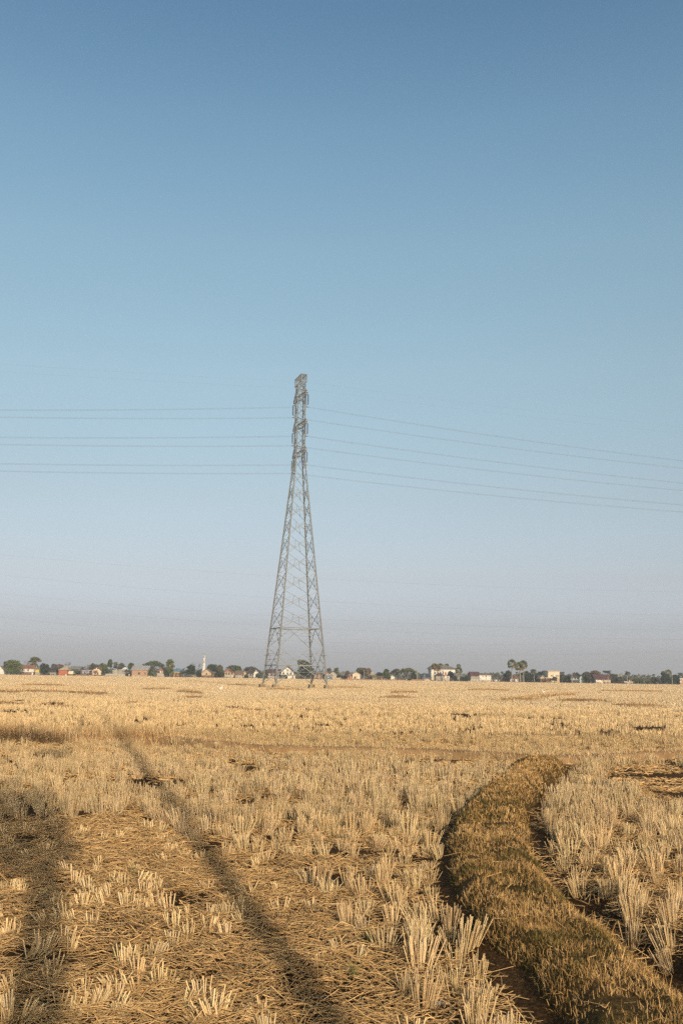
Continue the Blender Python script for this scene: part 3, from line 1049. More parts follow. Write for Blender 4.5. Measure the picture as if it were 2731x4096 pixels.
# earth wire truss on the peak
zt0, zt1 = tz(1540), tz(1509)
mb = MB()
hw = R_TOP / math.sqrt(2)
prev = None
for i in range(9):
    f = -1 + i / 4
    c = ARM * (1.55 * f)
    wd = hw * 0.8
    zl = zt0 + 0.12
    ps = [c + SIDE * wd + Vector((0, 0, zt1)), c - SIDE * wd + Vector((0, 0, zt1)), c + SIDE * wd + Vector((0, 0, zl)), c - SIDE * wd + Vector((0, 0, zl))]
    tk_ = 0.07 if abs(f) == 1 else 0.034
    mb.bar(ps[0], ps[1], tk_); mb.bar(ps[2], ps[3], tk_)
    mb.bar(ps[0], ps[2], 0.034); mb.bar(ps[1], ps[3], 0.034)
    if prev:
        for j in range(4): mb.bar(prev[j], ps[j], 0.055)
        mb.bar(prev[0], ps[2], 0.028); mb.bar(prev[1], ps[3], 0.028)
        mb.bar(prev[0], ps[1], 0.034); mb.bar(prev[1], ps[0], 0.034)
    prev = ps
for s in (1, -1):
    c = ARM * (1.55 * s)
    for e in (1, -1):
        p = c + SIDE * hw * 0.8 * e
        mb.bar(p + Vector((0, 0, zt1)), p + Vector((0, 0, zt0 + 0.05)), 0.06)
mb.build('peak_arm', M['steel'], TW)

# ------------------------------------------------------------------ insulators
LINE = Vector((math.cos(R(15)), math.sin(R(15)), 0))
GRP_I = 'insulator strings hanging from the pylon arms'
wire_start = {}


def insulator(tip, label):
    P = TC + tip
    o = thing('insulator', label, 'insulator', P, 0, GRP_I)
    mb = MB()
    mb.bar((0, 0, -0.12), (0, 0, -0.34), 0.06)
    a, b_ = LINE * -0.19 + Vector((0, 0, -0.36)), LINE * 0.19 + Vector((0, 0, -0.36))
    mb.bar(a, b_, 0.07)
    mb.build('yoke', M['steel_dark'], o)
    for s in (-1, 1):
        mb = MB()
        q = LINE * 0.16 * s
        mb.tube([q + Vector((0, 0, -0.36)), q + Vector((0, 0, -1.74))], 0.018, 5)
        for j in range(13):
            z_ = -0.44 - 0.1 * j
            mb.lathe([(0.03, z_ + 0.025), (0.11, z_), (0.10, z_ - 0.02), (0.03, z_ - 0.03)], (q.x, q.y, 0), 8)
        mb.build('disc_string', M['glass_disc'], o)
    mb = MB()
    mb.bar(LINE * -0.17 + Vector((0, 0, -1.74)), LINE * 0.17 + Vector((0, 0, -1.74)), 0.05)
    mb.bar((0, 0, -1.74), (0, 0, -2.0), 0.05)
    mb.bar(LINE * -0.25 + Vector((0, 0, -2.03)), LINE * 0.25 + Vector((0, 0, -2.03)), 0.075)
    mb.build('clamp', M['steel_dark'], o)
    return P + Vector((0, 0, -2.03))


for lv in ('top', 'middle', 'bottom'):
    for sgn, side in ((1, 'near right'), (-1, 'far left')):
        wire_start[(lv, sgn)] = insulator(arm_tips[(lv, sgn)], 'double string of dark insulator discs hanging from the %s %s arm of the pylon' % (lv, side))


# ------------------------------------------------------------------ wires
def along(P0, u, px):
    """distance along u from P0 at which the photo column px is reached (at horizon level)"""
    d = ray(px, 2700)
    k = d.x / d.y
    return (k * P0.y - P0.x) / (u.x - k * u.y)


C_SAG = 0.00040


def fit_wire(P0, u, px, py):
    s = along(P0, u, px)
    for _ in range(4):
        Q = P0 + u * s
        T = at(px, py, Q.y)
        s += (T.x - Q.x) / u.x
    zT = at(px, py, (P0 + u * s).y).z
    bq = (zT - P0.z - C_SAG * s * s) / s
    return bq


WY = {('top', 1): (1640.5, 1844), ('top', -1): (1669, 1873), ('middle', 1): (1749.5, 1933), ('middle', -1): (1778, 1962), ('bottom', 1): (1855, 2020), ('bottom', -1): (1884.5, 2048)}
for (lv, sgn), P0 in wire_start.items():
    yl, yr = WY[(lv, sgn)]
    bl = fit_wire(P0, -LINE, 0, yl)
    br = fit_wire(P0, LINE, 2731, yr)
    for j, e in enumerate((-0.045, 0.045)):
        off = Vector((-LINE.y, LINE.x, 0)) * e * 0.6 + Vector((0, 0, -e))
        pts = []
        for s in np.r_[np.arange(-150, 0, 4.0), 0.0, np.arange(4.0, 171, 4.0)]:
            q = P0 + LINE * s
            b_ = br if s > 0 else bl
            a_ = abs(s)
            pts.append(Vector((q.x, q.y, P0.z + b_ * a_ + C_SAG * a_ * a_)) + off)
        mb = MB()
        mb.tube(pts, 0.0078, 4)
        side = 'near' if sgn > 0 else 'far'
        o = mb.build('power_cable', M['cable'])
        tag(o, '%s cable of the twin pair clamped under the %s %s arm of the pylon' % ('upper' if j == 0 else 'lower', lv, side), 'cable', 'power cables carried by the pylon')
        if j == 0:
            # spacers and dampers that tie the two cables of a pair
            for s in (-33.0, -6.0, 6.0, 26.0, 46.0):
                q = P0 + LINE * s
                b_ = br if s > 0 else bl
                c = Vector((q.x, q.y, P0.z + b_ * abs(s) + C_SAG * s * s))
                mb = MB()
                mb.bar(c + off, c - off, 0.022)
                mb.bar(c - off - LINE * 0.12, c - off + LINE * 0.12, 0.022)
                mb.build('spacer', M['cable'], o)
# earth wires
for sgn in (1, -1):
    P0 = TC + ARM * 1.55 * sgn + Vector((0, 0, zt0))
    pts = []
    for s in np.arange(-150, 171, 5.0):
        q = P0 + LINE * s
        pts.append(Vector((q.x, q.y, P0.z - 0.045 * abs(s) + 0.0003 * s * s)))
    mb = MB()
    mb.tube(pts, 0.003, 4)
    tag(mb.build('earth_wire', M['cable']), 'thin earth wire leaving the %s end of the peak arm' % ('near' if sgn > 0 else 'far'), 'cable', 'earth wires on the peak of the pylon')

# a second line far behind the pylon
FARW = [
    ('highest', [(0, 2218), (1100, 2304), (2731, 2368)]), ('second highest', [(0, 2299), (1100, 2393), (2731, 2461)]), ('third', [(0, 2374), (1100, 2465), (2731, 2520)]),
    ('fourth', [(0, 2419), (1100, 2503), (2731, 2558)]), ('fifth', [(0, 2467), (1100, 2560), (2731, 2557)]), ('lowest', [(0, 2520), (1600, 2617), (2731, 2605)]),
]
for nm, pts3 in FARW:
    cf = np.polyfit([p[0] for p in pts3], [p[1] for p in pts3], 2)
    pts = [at(x, float(np.polyval(cf, x)), 330.0) for x in np.arange(-260, 3000, 60)]
    mb = MB()
    mb.tube(pts, 0.011, 4)
    tag(mb.build('distant_cable', M['cable']), 'faint distant cable, %s of those low in the sky behind the pylon' % nm, 'cable', 'faint cables of a distant line')

# ================================================================== VILLAGE
def zz(px, py, D): return at(px, py, D).z
def xx(px, D): return at(px, 2715, D).x


def roof_slabs(mb, quad_list, t=0.14):
    """each quad is thickened downwards"""
    for q in quad_list:
        q = [Vector(p) for p in q]
        dn = Vector((0, 0, -t))
        n = len(q)
        mb.add(q + [p + dn for p in q], [tuple(range(n)), tuple(range(2 * n - 1, n - 1, -1))] + [(i, n + i, n + (i + 1) % n, (i + 1) % n) for i in range(n)])


def house(name, label, x0, x1, D, eave, ridge, roof, rm, wm, cat='house', depth=7.0, lower=None, wins=(), doors=(), rz=0.0, over=0.45, gable=None, ridge_f=(0.25, 0.75), veranda=None, sec=None, rise=0.0, par=None):
    pm = (x0 + x1) / 2
    X0, X1 = xx(x0, D), xx(x1, D)
    w_ = X1 - X0
    h = w_ / 2
    ze, zr = zz(pm, eave, D) - rise, zz(pm, ridge, D) - rise
    o = par or thing(name, label, cat, ((X0 + X1) / 2, D, rise), rz)
    d = depth
    # walls
    zl = zz(pm, lower[0], D) if lower else None
    if lower:
        mb = MB(); mb.box(-h - 0.03, h + 0.03, -0.03, d, -0.2, zl); mb.build('lower_wall', M[lower[1]], o)
    mb = MB()
    mb.box(-h, h, 0, d - 0.03, zl if lower else -0.2, ze)
    wall = mb
    g = MB()
    if roof == 'front':
        g.add([(-h, 0.0, ze), (h, 0.0, ze), (0, 0.0, zr - 0.1), (-h, 0.15, ze), (h, 0.15, ze), (0, 0.15, zr - 0.1)], [(0, 1, 2), (5, 4, 3), (0, 2, 5, 3), (1, 4, 5, 2), (0, 3, 4, 1)])
        wall.add([(-h, d - 0.2, ze), (h, d - 0.2, ze), (0, d - 0.2, zr - 0.1)], [(2, 1, 0)])
    elif roof == 'side':
        for s in (-h, h):
            e = 0.15 if s < 0 else -0.15
            g.add([(s, 0, ze), (s, d, ze), (s, d / 2, zr - 0.1), (s + e, 0, ze), (s + e, d, ze), (s + e, d / 2, zr - 0.1)], [(0, 1, 2), (5, 4, 3), (0, 2, 5, 3), (1, 4, 5, 2)])
    if g.v:
        if gable:
            wall.build('wall', M[wm], o)
            g.build('gable', M[gable], o)
        else:
            wall.v, wall.f = wall.v, wall.f
            b0 = len(wall.v)
            wall.v += g.v; wall.f += [tuple(i + b0 for i in f) for f in g.f]
            wall.build('wall', M[wm], o)
    else:
        wall.build('wall', M[wm], o)
    # roof
    mb = MB()
    ov = over
    if roof == 'side':
        k = (zr - ze) / (d / 2)
        za = ze - ov * k + 0.1
        roof_slabs(mb, [[(-h - ov, -ov, za), (h + ov, -ov, za), (h + ov, d / 2, zr + 0.1), (-h - ov, d / 2, zr + 0.1)],
                        [(h + ov, d + ov, za), (-h - ov, d + ov, za), (-h - ov, d / 2 + 0.004, zr + 0.1), (h + ov, d / 2 + 0.004, zr + 0.1)]])
    elif roof == 'front':
        k = (zr - ze) / h
        za = ze - ov * k + 0.1
        roof_slabs(mb, [[(-h - ov, -ov, za), (-0.004, -ov, zr + 0.1), (-0.004, d + ov, zr + 0.1), (-h - ov, d + ov, za)],
                        [(0.004, -ov, zr + 0.1), (h + ov, -ov, za), (h + ov, d + ov, za), (0.004, d + ov, zr + 0.1)]])
    elif roof in ('hip', 'pyr'):
        a, b_ = (ridge_f if roof == 'hip' else (0.49, 0.51))
        ra, rb = -h + w_ * a, -h + w_ * b_
        za = ze + 0.02
        c = [(-h - ov, -ov, za), (h + ov, -ov, za), (h + ov, d + ov, za), (-h - ov, d + ov, za)]
        if roof == 'pyr':     # concave flared roof: two pitches
            zm = ze + (zr - ze) * 0.28
            f = 0.5
            m_ = [(-h * f, d * 0.25, zm), (h * f, d * 0.25, zm), (h * f, d * 0.75, zm), (-h * f, d * 0.75, zm)]
            top = (0, d / 2, zr)
            mb.add(c + m_ + [top], [(0, 1, 5, 4), (1, 2, 6, 5), (2, 3, 7, 6), (3, 0, 4, 7), (4, 5, 8), (5, 6, 8), (6, 7, 8), (7, 4, 8), (3, 2, 1, 0)])
        else:
            r0, r1 = (ra, d / 2, zr), (rb, d / 2, zr)
            mb.add(c + [r0, r1], [(0, 1, 5, 4), (1, 2, 5), (2, 3, 4, 5), (3, 0, 4), (3, 2, 1, 0)])
    elif roof == 'shed':
        roof_slabs(mb, [[(-h - ov, -ov, ze + 0.12), (h + ov, -ov, ze + 0.12), (h + ov, d + ov, zr + 0.12), (-h - ov, d + ov, zr + 0.12)]])
    elif roof == 'flat':
        mb.box(-h - 0.15, h + 0.15, -0.15, d + 0.15, ze, zr)
    mb.build('roof', M[rm], o)
    # openings: (centre fraction, top row, bottom row, width in photo pixels)
    for nm, lst, mm_ in (('window', wins, 'pane'), ('door', doors, 'doorm')):
        for q in lst:
            fx, pt, pb, wp = q[:4]
            mat_ = q[4] if len(q) > 4 else mm_
            cx_ = -h + w_ * fx
            ww = wp / F * D / 2
            zt, zb = zz(pm, pt, D) - rise, zz(pm, pb, D) - rise
            f = MB()
            f.box(cx_ - ww, cx_ + ww, -0.07, -0.032, zb, zt)
            fo = f.build(nm, M[mat_], o)
            fr = MB()
            t_ = 0.07
            fr.box(cx_ - ww - t_, cx_ - ww, -0.11, -0.031, zb - t_, zt + t_)
            fr.box(cx_ + ww, cx_ + ww + t_, -0.11, -0.031, zb - t_, zt + t_)
            fr.box(cx_ - ww, cx_ + ww, -0.11, -0.031, zt, zt + t_)
            fr.box(cx_ - ww, cx_ + ww, -0.11, -0.031, zb - t_, zb)
            fr.build('frame', M['wood' if wm not in ('white', 'cream') else 'stone'], fo)
    if veranda:     # (fraction a, fraction b, row of roof, material, out in metres)
        fa, fb, pr, rmat, outm = veranda
        za = zz(pm, pr, D) - rise
        vx0, vx1 = -h + w_ * fa, -h + w_ * fb
        mb = MB()
        roof_slabs(mb, [[(vx0, -outm, za), (vx1, -outm, za), (vx1, -0.034, za + 0.55), (vx0, -0.034, za + 0.55)]], 0.1)
        vo = mb.build('awning', M[rmat], o)
        mb = MB()
        for f in (0.02, 0.5, 0.98):
            px_ = vx0 + (vx1 - vx0) * f
            mb.box(px_ - 0.06, px_ + 0.06, -outm + 0.1, -outm + 0.22, -0.1, za - 0.02)
        mb.build('posts', M['wood'], vo)
    return o


def wing(o, x0, x1, D, eave, ridge, roof, rm, wm, **kw):
    """a second block of the same house"""
    pm = (x0 + x1) / 2
    X = (xx(x0, D) + xx(x1, D)) / 2
    q = house('wing', None, x0, x1, D, eave, ridge, roof, rm, wm, par=_shift(o, X, D), **kw)
    return q


class _Proxy:
    pass


def _shift(o, X, D):
    """collect the pieces of a wing under house o with an offset"""
    return (o, X, D)


# house() parents its meshes to o; for a wing the meshes are moved by the offset between the two facades
_build0 = MB.build
def _build(self, name, m, parent=None, smooth=False):
    if isinstance(parent, tuple):
        o, X, D = parent
        dx, dy = X - o.location.x, D - o.location.y
        self.v = [(x + dx, y + dy, z) for x, y, z in self.v]
        ob = _build0(self, name, m, o, smooth)
        ob['shift'] = 1
        del ob['shift']
        return ob
    return _build0(self, name, m, parent, smooth)
MB.build = _build


# --- left part of the village
house('village_house', 'small white gabled house cut off by the left edge behind a bushy tree', -14, 16, 452, 2683, 2664, 'front', 'r_grey', 'white', depth=8)
house('village_house', 'white two storey house with two small windows beside the round olive tree at far left', 78, 134, 440, 2674, 2660, 'side', 'r_red', 'white', lower=(2688, 'wood'),
      wins=[(0.22, 2676, 2684, 4), (0.61, 2676, 2684, 4)], doors=[(0.45, 2691, 2703, 7), (0.70, 2691, 2703, 6), (0.93, 2690, 2703, 5, 'white')], ridge_f=(0.1, 0.5), over=0.2)
o = house('village_house', 'dark house with a yellow side wing and peaked grey roof behind a dark green tree', 192, 224, 441, 2677, 2656, 'pyr', 'r_dark', 'darkwall', lower=(2690, 'grey'),
          wins=[(0.3, 2679, 2688, 4), (0.7, 2679, 2688, 4)], over=0.7)
wing(o, 141, 170, 442, 2676, 2668, 'side', 'r_grey', 'yellow', lower=(2689, 'stone'))
o = house('village_house', 'bright red orange house with a greyish hip roof and a cream side room', 234, 269, 439, 2681, 2664, 'hip', 'r_thatch', 'orange', ridge_f=(0.5, 0.75), doors=[(0.86, 2697, 2706, 6, 'white')])
wing(o, 269.5, 293, 440.5, 2682, 2678, 'shed', 'r_dark', 'lime', lower=(2696, 'wood'), doors=[(0.2, 2697, 2706, 4), (0.7, 2697, 2706, 4)])
house('village_house', 'low house with a wide grey roof behind the red orange house', 276, 314, 462, 2682, 2665, 'side', 'r_grey', 'grey', depth=9)
house('village_shed', 'low lavender sheet metal shed with a pale blue lower edge', 330, 357, 446, 2684, 2680, 'shed', 'lavender', 'lavender', cat='shed', depth=5, lower=(2694, 'bluegrey'), doors=[(0.3, 2687, 2697, 6, 'bluegrey')])
house('village_house', 'cream gabled house with a small red brown porch roof, left of the banana plants', 368, 405, 446, 2682, 2669, 'front', 'r_brown', 'cream', wins=[(0.36, 2672, 2676, 3), (0.58, 2672, 2676, 3)],
      doors=[(0.35, 2690, 2698, 5), (0.62, 2690, 2698, 5)], veranda=(0.15, 0.62, 2687, 'r_red', 1.2))
o = house('village_house', 'grey block house under a white pyramid roof', 472, 514, 443, 2681, 2667, 'pyr', 'white', 'grey', wins=[(0.8, 2683, 2687, 4, 'white')], over=0.3, lower=(2695, 'brick'))
wing(o, 449, 471, 444, 2683, 2681, 'flat', 'stone', 'stone')
house('village_house', 'small white domed roof turret just left of the white pyramid roof', 460, 467, 452, 2681, 2675, 'pyr', 'white', 'white', depth=1.6, over=0.1)
house('village_house', 'large plain orange brick house with a light zinc roof and two small dark windows', 527, 590, 439, 2678, 2663, 'side', 'r_zinc', 'brick', depth=9,
      wins=[(0.46, 2690, 2697, 6), (0.85, 2690, 2696, 3)])
house('village_house', 'wood and stone house with a brown gable and balcony right of the big brick house', 628, 657, 440, 2683, 2670, 'front', 'r_dark', 'wood', gable='redbrick', lower=(2693, 'stone'),
      wins=[(0.2, 2684, 2692, 4), (0.5, 2684, 2692, 6, 'white'), (0.82, 2684, 2692, 4, 'white')], depth=12)
house('village_shed', 'brick shed with a bright blue sheet roof', 694, 718, 442, 2684, 2677, 'shed', 'r_blue', 'brick', cat='shed', depth=6, doors=[(0.4, 2692, 2706, 6)])
house('village_house', 'grey brown timber house with a central gable and dark ground floor, below the minaret', 806, 845, 441, 2691, 2676, 'front', 'r_brown', 'tan', gable='tan', lower=(2701, 'wood'),
      wins=[(0.5, 2693, 2698, 4)], doors=[(0.25, 2703, 2713, 6), (0.7, 2703, 2713, 6)])
house('village_house', 'low lean-to house with a sagging grey brown roof right of the timber house', 842, 856, 443, 2694, 2688, 'shed', 'r_brown', 'wood', depth=5)
house('village_house', 'low pale walled hut left of the timber house under the minaret', 772, 790, 445, 2704, 2700, 'shed', 'r_thatch', 'stone', depth=4)
o = house('village_house', 'run down house with a red brown gable roof and open broken walls', 898, 924, 443, 2688, 2673, 'front', 'r_red', 'tan', gable='redbrick', lower=(2700, 'stone'), wins=[(0.3, 2690, 2698, 5), (0.7, 2690, 2698, 5)])
wing(o, 924.5, 942, 444.5, 2690, 2687, 'shed', 'r_red', 'cream', wins=[(0.3, 2691, 2699, 4), (0.75, 2691, 2699, 3)])
house('village_house', 'tan house with a broad pale brown roof and blank plastered wall', 942, 971, 440, 2698, 2683, 'side', 'r_brown', 'stone', lower=None, depth=9)
house('village_house', 'cream gable wall house end joined to the broad pale brown roof', 970, 988, 441.5, 2698, 2684, 'front', 'r_brown', 'tan', depth=6, over=0.3)
o = house('village_house', 'house with a dark roof and white triangular gable, left of the pylon legs', 1014, 1036, 443, 2693, 2677, 'front', 'r_dark', 'white', depth=8, wins=[(0.5, 2683, 2686, 4), (0.5, 2697, 2704, 5)])
wing(o, 992, 1013.5, 444.5, 2693, 2681, 'side', 'r_dark', 'grey', wins=[(0.5, 2697, 2703, 5)])
# --- behind the pylon
house('village_house', 'cottage with a purple brown roof seen between the left legs of the pylon', 1072, 1118, 446, 2690, 2677, 'side', 'r_maroon', 'grey', wins=[(0.3, 2695, 2703, 6), (0.62, 2695, 2703, 6)], doors=[(0.8, 2700, 2715, 6)], lower=(2705, 'lavender'))
o = house('village_house', 'large white two storey house with a broad gable seen through the pylon base', 1125, 1174, 441, 2688, 2667, 'front', 'r_dark', 'white', depth=11,
          wins=[(0.18, 2690.5, 2697, 7), (0.5, 2690.5, 2697, 5), (0.78, 2690.5, 2697, 7), (0.5, 2679, 2683, 6)], lower=(2699, 'darkwall'), doors=[(0.3, 2703, 2714, 12, 'darkwall'), (0.75, 2703, 2714, 6)])
wing(o, 1150, 1180, 438.0, 2702, 2697, 'shed', 'r_thatch', 'white', doors=[(0.68, 2705, 2714, 5)])
house('village_shed', 'long low boarded shed with a flat roof behind the right pylon legs', 1242, 1299, 446, 2694, 2690, 'shed', 'r_grey', 'wood', cat='shed', depth=8, doors=[(0.3, 2697, 2717, 6, 'stone'), (0.6, 2697, 2717, 3, 'tan')])
house('village_house', 'narrow grey house with a brown tiled gable beside the pylon, left of its twin', 1297, 1319, 444, 2694, 2684, 'front', 'r_brown', 'grey', gable='r_red', wins=[(0.4, 2697, 2700, 3, 'white')])
house('village_house', 'narrow grey house with a white edged gable behind the blue container', 1320, 1345, 443, 2699, 2688, 'front', 'white', 'stone', wins=[(0.25, 2698, 2702, 4)], over=0.25)
# blue container
D_ = 437.0
o = house('shipping_container', 'blue steel container standing at the field edge right of the pylon', 1304, 1328, D_, 2706.5, 2706, 'flat', 'blue', 'blue', cat='container', depth=2.5, wins=[(0.4, 2708, 2711, 4, 'white')])
# --- centre right
o = house('village_house', 'cream plastered house end with a grey roof running left, dark door and pale porch', 1409, 1442, 444, 2697, 2687, 'front', 'r_grey', 'cream', doors=[(0.32, 2707, 2714, 7, 'pane'), (0.78, 2708, 2714, 9, 'white')], depth=8)
wing(o, 1390, 1408.5, 445.5, 2700, 2689, 'side', 'r_grey', 'tan', doors=[(0.4, 2704, 2715, 9, 'orange')])
house('village_house', 'dark low house with a grey sheet roof at left of the cream house end', 1352, 1388, 452, 2701, 2690, 'side', 'r_grey', 'darkwall')
house('village_house', 'steep pale thatched house with a pointed gable roof beneath a spreading tree', 1472, 1504, 446, 2702, 2684, 'pyr', 'r_thatch', 'darkwall', over=0.6)
house('village_shed', 'long green stall under a rusty red awning', 1488, 1529, 443, 2708, 2705, 'shed', 'r_red', 'green', cat='stall', depth=4, doors=[(0.65, 2710, 2717, 14, 'pane')])
house('village_house', 'tiny white gabled house between two acacia trees', 1559, 1577, 446, 2709, 2703, 'front', 'white', 'white', over=0.2)
o = house('village_house', 'dark navy roofed house with open ground floor left of the big white house', 1687, 1719, 441, 2708, 2695, 'hip', 'r_navy', 'bluegrey', ridge_f=(0.2, 0.75), wins=[(0.3, 2713, 2720, 6), (0.75, 2713, 2722, 8)])
house('village_house', 'big white two storey house with tall windows and a huge grey hip roof', 1724, 1826, 452, 2675.5, 2655, 'hip', 'r_grey', 'white', depth=16, over=0.9, ridge_f=(0.15, 0.5),
      wins=[(0.16, 2688, 2696, 4), (0.26, 2688, 2696, 4), (0.36, 2688, 2696, 4), (0.46, 2686, 2697, 4), (0.56, 2689, 2701, 6, 'orange'), (0.68, 2688, 2697, 4)], lower=(2699, 'cream'))
o = house('village_house', 'grey concrete house with a maroon hip roof in front of the big white house', 1742, 1776, 439, 2704, 2692, 'hip', 'r_maroon', 'grey', ridge_f=(0.35, 0.75), doors=[(0.72, 2710, 2726, 3, 'pane')], over=0.3)
wing(o, 1776.5, 1797, 440, 2705, 2704, 'flat', 'stone', 'white', wins=[(0.65, 2707, 2712, 6)], lower=(2713, 'stone'))
house('village_house', 'dark grey house with a steep weathered roof between two fan palms', 1802, 1840, 446, 2705, 2690, 'hip', 'r_grey', 'grey', ridge_f=(0.45, 0.7), over=0.6)
house('village_house', 'low hut with a long flat grey roof right of the second fan palm', 1841, 1862, 448, 2708, 2703, 'shed', 'r_grey', 'stone', depth=5)
o = house('village_house', 'long white rendered house with a bare grey base and two maroon roofs', 1916, 1963, 440, 2700, 2694.5, 'shed', 'r_brown', 'white', depth=7, lower=(2719, 'stone'), wins=[(0.30, 2703, 2708, 2.5), (0.57, 2703, 2708, 2.5), (0.85, 2704, 2706, 2), (0.1, 2713, 2715, 2)])
wing(o, 1882, 1915, 440.6, 2701, 2687.5, 'side', 'r_maroon', 'grey', wins=[(0.65, 2704, 2707, 2.5), (0.62, 2713, 2716, 2.5)], lower=(2717, 'tan'))
house('village_house', 'low row of tan huts with a flat grey roof right of the long white house', 1966, 1998, 444, 2717, 2713, 'shed', 'r_grey', 'stone', depth=6, doors=[(0.2, 2719, 2729, 5), (0.55, 2719, 2728, 8, 'white')])
house('village_house', 'little red brick hut at the right end of the low row of tan huts', 1998, 2018, 446, 2722, 2719, 'shed', 'r_red', 'redbrick', depth=5)
# --- right part
house('village_house', 'low house with a rusty red tile roof behind the tall fan palms', 2040, 2072, 443, 2715, 2701, 'hip', 'r_red', 'white', ridge_f=(0.2, 0.75), wins=[(0.25, 2718, 2727, 6), (0.5, 2717, 2727, 6), (0.9, 2718, 2724, 3)])
house('village_house', 'dark blue gabled house just left of the cream flat topped house', 2172, 2191, 456, 2697, 2683, 'front', 'r_navy', 'bluegrey')
house('village_house', 'tall cream flat topped house with a row of narrow dark windows', 2191, 2236, 444, 2687, 2683.5, 'flat', 'tan', 'cream', depth=10,
      wins=[(0.26, 2700, 2706, 2.5), (0.40, 2700, 2706, 2.5), (0.74, 2700, 2706, 2.5), (0.87, 2700, 2706, 2.5), (0.55, 2694, 2706, 6, 'white')], lower=(2712, 'tan'))
o = house('village_house', 'low old house with a small pale gable in front of the cream flat topped house', 2160, 2178, 440, 2711, 2701, 'front', 'r_thatch', 'tan', lower=(2714, 'wood'), wins=[(0.5, 2716, 2720, 3)])
wing(o, 2178.5, 2203, 440.8, 2712, 2710, 'flat', 'cream', 'wood', wins=[(0.7, 2714, 2719, 7)], lower=(2722, 'tan'))
o = house('village_house', 'pale aqua two storey house with a dark roof and shaded veranda', 2281, 2322, 441, 2710, 2699, 'hip', 'r_dark', 'aqua', ridge_f=(0.15, 0.8), lower=(2720, 'darkwall'), wins=[(0.15, 2711, 2717, 5), (0.45, 2711, 2717, 6), (0.7, 2711, 2717, 6)],
          doors=[(0.1, 2722, 2732, 6), (0.6, 2722, 2733, 14, 'pane')])
wing(o, 2316, 2330, 440, 2709, 2701, 'front', 'r_dark', 'aqua')
o = house('village_house', 'large maroon brown roofed house with white upper room and cream wall below', 2381, 2407, 441, 2715, 2698, 'side', 'r_maroon', 'white', lower=(2726, 'cream'), wins=[(0.35, 2717, 2721, 3), (0.85, 2717, 2721, 3)], depth=9, over=0.6)
wing(o, 2407.5, 2440, 441.6, 2716, 2698.5, 'side', 'r_maroon', 'tan', lower=(2727, 'stone'), depth=9, wins=[(0.25, 2728, 2733, 4), (0.6, 2728, 2733, 4)])
wing(o, 2358, 2380.5, 444, 2712, 2699, 'side', 'r_maroon', 'darkwall', lower=(2722, 'bluegrey'), depth=9)
house('village_house', 'little house with a dark tent shaped roof below the lone coconut palm', 2513, 2533, 446, 2719, 2709, 'pyr', 'r_dark', 'tan', wins=[(0.3, 2722, 2725, 4), (0.7, 2722, 2725, 4)])
house('village_house', 'scrap of a white walled hut just below the lone coconut palm', 2497, 2512, 444, 2729, 2726, 'shed', 'white', 'white', depth=3)
house('village_house', 'low stone house with a sagging tan roof left of the big dark tree', 2626, 2656, 441, 2732, 2724, 'side', 'r_brown', 'stone', lower=None)
house('village_house', 'brick house with a white front box cut off by the right edge', 2717, 2750, 440, 2717, 2714, 'flat', 'white', 'brick', wins=[(0.1, 2725, 2730, 8, 'white')])

# minaret
mx = xx(814.5, 520.0)
mn = thing('minaret', 'slender white minaret rising above the dark trees', 'minaret', (mx, 520.0, 0))
def mz(py): return zz(814, py, 520.0)
mb = MB()
mb.lathe([(0.78, -0.2), (0.74, mz(2660)), (0.50, mz(2658)), (0.47, mz(2636)), (0.38, mz(2634)), (0.35, mz(2620))], n=8)
mb.build('shaft', M['white'], mn)
for py, r_ in ((2660, 0.95), (2636, 0.74), (2621, 0.42)):
    mb = MB()
    mb.lathe([(r_ * 0.7, mz(py) - 0.3), (r_, mz(py)), (r_, mz(py) + 0.35), (r_ * 0.6, mz(py) + 0.36)], n=8)
    mb.build('gallery', M['white'], mn)
mb = MB()
mb.lathe([(0.44, mz(2620)), (0.46, mz(2619)), (0.3, mz(2617)), (0.04, mz(2615.5)), (0.02, mz(2613))], n=8)
mb.build('dome', M['r_grey'], mn)
for py in (2628, 2648):
    mb = MB()
    mb.box(-0.12, 0.12, -0.54, -0.3, mz(py + 4), mz(py - 4))
    mb.build('window', M['pane'], mn)

# boundary walls
def low_wall(label, x0, x1, D, top, m_, cap=None, name='boundary_wall'):
    X0, X1 = xx(x0, D), xx(x1, D)
    h = zz((x0 + x1) / 2, top, D)
    o = thing(name, label, 'wall', ((X0 + X1) / 2, D, 0))
    w_ = (X1 - X0) / 2
    mb = MB(); mb.box(-w_, w_, 0, 0.22, -0.2, h); mb.build('wall', M[m_], o)
    if cap:
        mb = MB(); n = int(w_ / 2.2)
        for i in range(n + 1):
            x = -w_ + 2 * w_ * i / max(1, n)
            mb.box(x - 0.3, x + 0.3, -0.05, 0.27, h, h + 0.22)
        mb.build('piers', M[cap], o)
    return o


low_wall('long low red brick wall with pale pier caps along the field edge', 1364, 1626, 436, 2716.5, 'redbrick', 'stone')
low_wall('low red brick wall right of the acacia trees', 1645, 1692, 436, 2717, 'redbrick')
low_wall('rough pale stone wall in front of the white pyramid roof', 421, 520, 438, 2695.5, 'stone')
low_wall('low brown earth wall in front of the cream gabled house', 300, 420, 438.5, 2699, 'redbrick')
low_wall('short grey stone wall at the foot of the long white house', 1880, 1914, 438, 2718, 'stone')
low_wall('tan ruined wall below the big brick house', 527, 610, 437, 2703, 'tan')
low_wall('low reddish wall right of the blue container', 1330, 1364, 438, 2711, 'tan')

